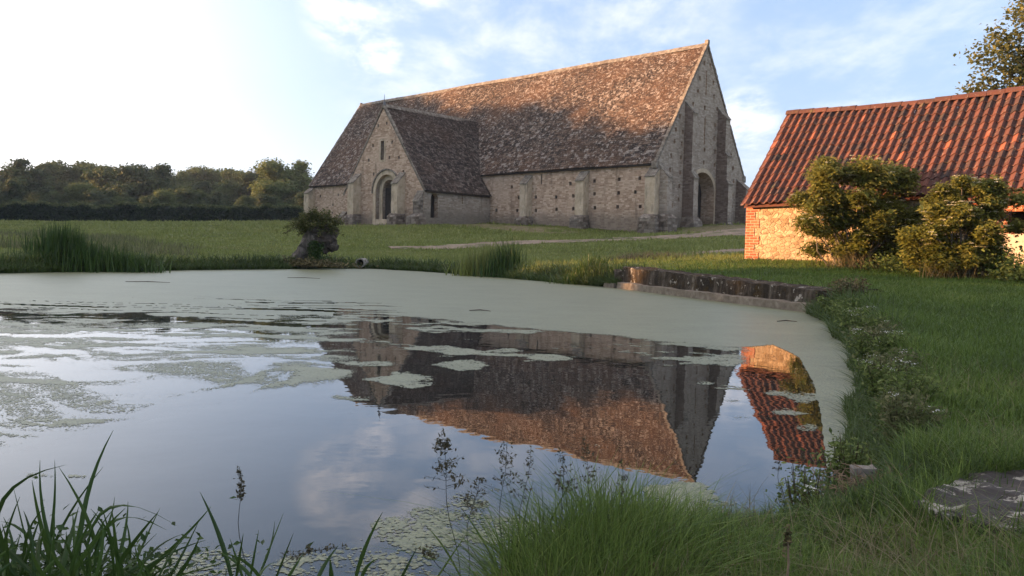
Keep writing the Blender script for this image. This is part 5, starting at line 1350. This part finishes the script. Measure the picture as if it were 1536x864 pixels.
sp_ = [(118, 890, 170, 645, 1.75, .011, -18, 6), (105, 890, 60, 690, 1.7, .008, -14, 0), (60, 880, 82, 690, 1.8, .007, 8, 0), (40, 890, -10, 690, 1.7, .009, -30, 10), (20, 880, 100, 697, 1.75, .010, -60, 30), (95, 900, 48, 720, 1.7, .011, -6, 6), (150, 900, 88, 700, 1.7, .009, 20, 0),
       (140, 880, 250, 795, 1.65, .010, -30, 55), (130, 880, 268, 790, 1.7, .008, -40, 70), (110, 880, 172, 745, 1.8, .010, 14, 8), (160, 890, 192, 752, 1.75, .008, 8, 6), (100, 900, 0, 782, 1.7, .009, 0, 30), (60, 900, 20, 730, 1.7, .009, 0, 0), (15, 880, -20, 735, 1.6, .011, 4, 0), (80, 900, 118, 760, 1.6, .012, 0, 0),
       (195, 900, 277, 800, 1.7, .008, -16, 14), (180, 900, 240, 762, 1.8, .006, 0, 4), (210, 900, 270, 840, 1.6, .009, -10, 24), (230, 905, 300, 778, 1.75, .009, 0, -6), (60, 905, 155, 700, 1.85, .007, -20, 0), (0, 900, 30, 745, 1.75, .008, -10, 0)]
rr2 = random.Random(5)
for i in range(110):
    bx0 = rr2.uniform(-40, 250); tx = bx0 + rr2.gauss(0, 60); ty = rr2.uniform(745, 850) + abs(bx0 - 110) * .22; sp_.append((bx0, 900, tx, ty, rr2.uniform(1.45, 1.85), rr2.uniform(.005, .010), rr2.gauss(0, 10), rr2.uniform(0, 14)))
blade_plant('reed_clump', 'tall arching dark green reed grass filling the lower left corner', 'reeds', sp_)
rg = np.random.default_rng(91); n = 2600; bx0 = rg.normal(0, .17, n); P = np.stack([bx0, rg.normal(0, .1, n), np.abs(rg.normal(0, .06, n))], 1)
nt = link('nettle_patch', leaf_mesh('nettle_patch', P, .011, rg, 2.0, .5), 'reed'); c0 = at_y(70, 860, 1.7); nt.location = (c0.x, c0.y, c0.z - .08); tag(nt, 'dark leafy weeds low among the lower left reeds', 'weeds')
blade_plant('reed_grass', 'single dark pointed blade with curved stem left of the lone seed head', 'reed', [(350, 880, 300, 738, 1.75, .010, 6, 0), (352, 880, 365, 800, 1.75, .006, 0, 0)])
blade_plant('reed_grass', 'fan of thin blades right of the lone seed head', 'reed', [(380, 885, 425, 770, 1.8, .005, 0, 0), (375, 885, 412, 782, 1.8, .005, 8, 0), (372, 885, 388, 795, 1.8, .005, 0, 0), (400, 890, 322, 828, 1.7, .009, 10, 14), (380, 880, 325, 826, 1.7, .008, 14, 0), (385, 885, 418, 842, 1.7, .006, -8, 8), (420, 885, 455, 830, 1.7, .007, 0, 0), (370, 885, 345, 808, 1.8, .006, 0, 0), (405, 890, 440, 800, 1.75, .005, 0, 0)])
blade_plant('reed_grass', 'two short broad blades rising at the bottom centre', 'reed', [(530, 885, 574, 768, 1.75, .009, -6, 0), (540, 885, 566, 838, 1.7, .008, -6, 6), (470, 890, 508, 818, 1.7, .009, -6, 0), (500, 900, 495, 838, 1.65, .012, 0, 0), (590, 890, 625, 822, 1.75, .006, 0, 0)])
blade_plant('reed_grass', 'loose pale green blades left of the bottom centre grass', 'reed', [(640, 890, 700, 800, 1.8, .005, 0, 0), (700, 885, 640, 790, 1.9, .005, 0, 10), (760, 880, 690, 760, 1.9, .005, 0, 8), (780, 880, 800, 720, 2.0, .004, -6, 0), (800, 870, 870, 700, 2.0, .005, -10, 0), (820, 860, 905, 710, 2.0, .004, -12, 0), (840, 860, 935, 690, 2.0, .004, -14, 0), (900, 860, 960, 700, 2.0, .004, 0, 0), (740, 890, 815, 790, 1.8, .008, -10, 14)], 'grass')


def panicle(label, base, tip, Y, spread, n, seed, droop=0.0, frac=.38, size=.0042, kindname='seeding_grass'):
    rg = np.random.default_rng(seed); b0 = np.array(at_y(*base, Y)); t0 = np.array(at_y(*tip, Y)); b0[2] = min(b0[2], .12); r_ = empty(kindname, tuple(b0), 0, label, 'grass stem')
    v = t0 - b0; mb = MB(); K = 9; pts = [v * (i / K) + np.array([droop * (i / K)**3, 0, -abs(droop) * .3 * (i / K)**4]) + np.array([.006 * math.sin(i), 0, 0]) for i in range(K + 1)]
    mb.tube([tuple(p_) for p_ in pts], [.0011 * (1 - .6 * i / K) for i in range(K + 1)], 5); S_ = []
    for i in range(n):
        f = 1 - frac * rg.uniform(0, 1)**.9; p0 = pts[0] * 0 + np.array([np.interp(f * K, range(K + 1), [q_[c] for q_ in pts]) for c in range(3)])
        a_ = rg.uniform(0, 2 * PI); ln = spread * (.25 + (1 - f) / frac) * rg.uniform(.5, 1.1); e_ = p0 + np.array([math.cos(a_) * ln, math.sin(a_) * ln, ln * .35])
        mb.tube([tuple(p0), tuple(e_)], [.0005, .0003], 3, False); m_ = 5
        for j in range(m_): S_.append(p0 + (e_ - p0) * (.45 + .6 * j / m_) + rg.normal(size=3) * .0035)
    mb.build('stem', 'seed_head', r_); link('seed_head', leaf_mesh('seed_head', np.array(S_), size, rg, 2.3, .2), 'seed_head', r_)
    return r_


panicle('tall bushy seed head, leftmost of the central grass stems', (690, 880), (660, 650), 1.85, .055, 46, 1, size=.0055)
panicle('dense low seed head right beside the leftmost central stem', (700, 880), (705, 712), 1.85, .05, 34, 2, .02)
panicle('open seed head second tall stem of the central group', (752, 880), (752, 663), 1.9, .045, 30, 3, .01)
panicle('very thin seed stem between the open seed heads', (770, 880), (795, 668), 1.9, .022, 14, 4)
panicle('light seed head over the barn roof reflection', (845, 860), (850, 675), 2.0, .045, 30, 5, -.02)
panicle('thin leaning seed head over the reflected gable', (905, 850), (872, 655), 2.0, .03, 20, 6)
panicle('lone narrow upright seed head left of bottom centre', (366, 885), (357, 702), 1.8, .006, 30, 7, 0, .28)
panicle('drooping seed head bowed over blue water left of centre', (400, 880), (450, 800), 1.75, .02, 26, 8, .10, .5)
panicle('drooping brown seed head beside the bottom centre stems', (690, 885), (640, 815), 1.8, .02, 20, 9, -.03, .4)
panicle('slim stem with few seeds right of the light seed head', (940, 840), (930, 690), 2.05, .02, 14, 10)
panicle('thin seed stem left of the thin upright weed over blue water', (1175, 770), (1165, 672), 2.5, .02, 14, 11)
panicle('thin seed stem rising beside the round bud weed', (1195, 770), (1202, 680), 2.5, .018, 12, 12)
# brown dock stalk in the right foreground
dk = at_y(1180, 845, 1.6); r_ = empty('dead_stalk', tuple(dk), 0, 'short brown dead flower stalk in the lower right grass', 'stalk'); mb = MB(); mb.tube([(0, 0, -.08), (.004, 0, .0), (.0, 0, .05)], [.003, .0025, .002], 5); mb.build('stem', 'dead_stem', r_)
rg = np.random.default_rng(4); link('flower_head', leaf_mesh('flower_head', np.stack([rg.normal(0, .003, 90), rg.normal(0, .003, 90), rg.normal(.05, .012, 90)], 1), .006, rg, 1.8, .3), 'weed_brown', r_)

# floating twigs
for i, (px, py, ln, an, lab) in enumerate([(222, 423, .95, .05, 'dark stick floating on duckweed in front of the left reeds'), (456, 417, .9, -.04, 'thin stick floating before the pollard willow'), (8, 465, .5, .1, 'dark stick floating at the left frame edge'), (1180, 482, .28, .2, 'small twig floating near the retaining wall end'), (720, 466, .3, 0, 'tiny twig floating in the middle of the far duckweed')]):
    p_ = at_z(px, py, .012); mb = MB(); mb.tube([(-ln / 2, 0, 0), (0, .02, .01), (ln / 2, -.02, 0)], [.006, .009, .004], 6); o_ = mb.build('floating_twig', 'twig'); o_.location = p_; o_.rotation_euler = (0, 0, an); tag(o_, lab, 'twig')

# ------------------------------------------------------------------ the air
mb = MB(); mb.box(-330, 330, -60, 420, -1.6, 48); hz_o = mb.build('haze', 'twig'); 
hm = bpy.data.materials.new('haze_air'); hm.use_nodes = True; hn = NT(hm.node_tree)
pv = hn.add('ShaderNodeVolumePrincipled', {'Color': (.80, .88, 1.0), 'Density': .0003, 'Anisotropy': .3}); hn.add('ShaderNodeOutputMaterial', {'Volume': pv.outputs[0]})
hz_o.data.materials.clear(); hz_o.data.materials.append(hm); tag(hz_o, kind='stuff')
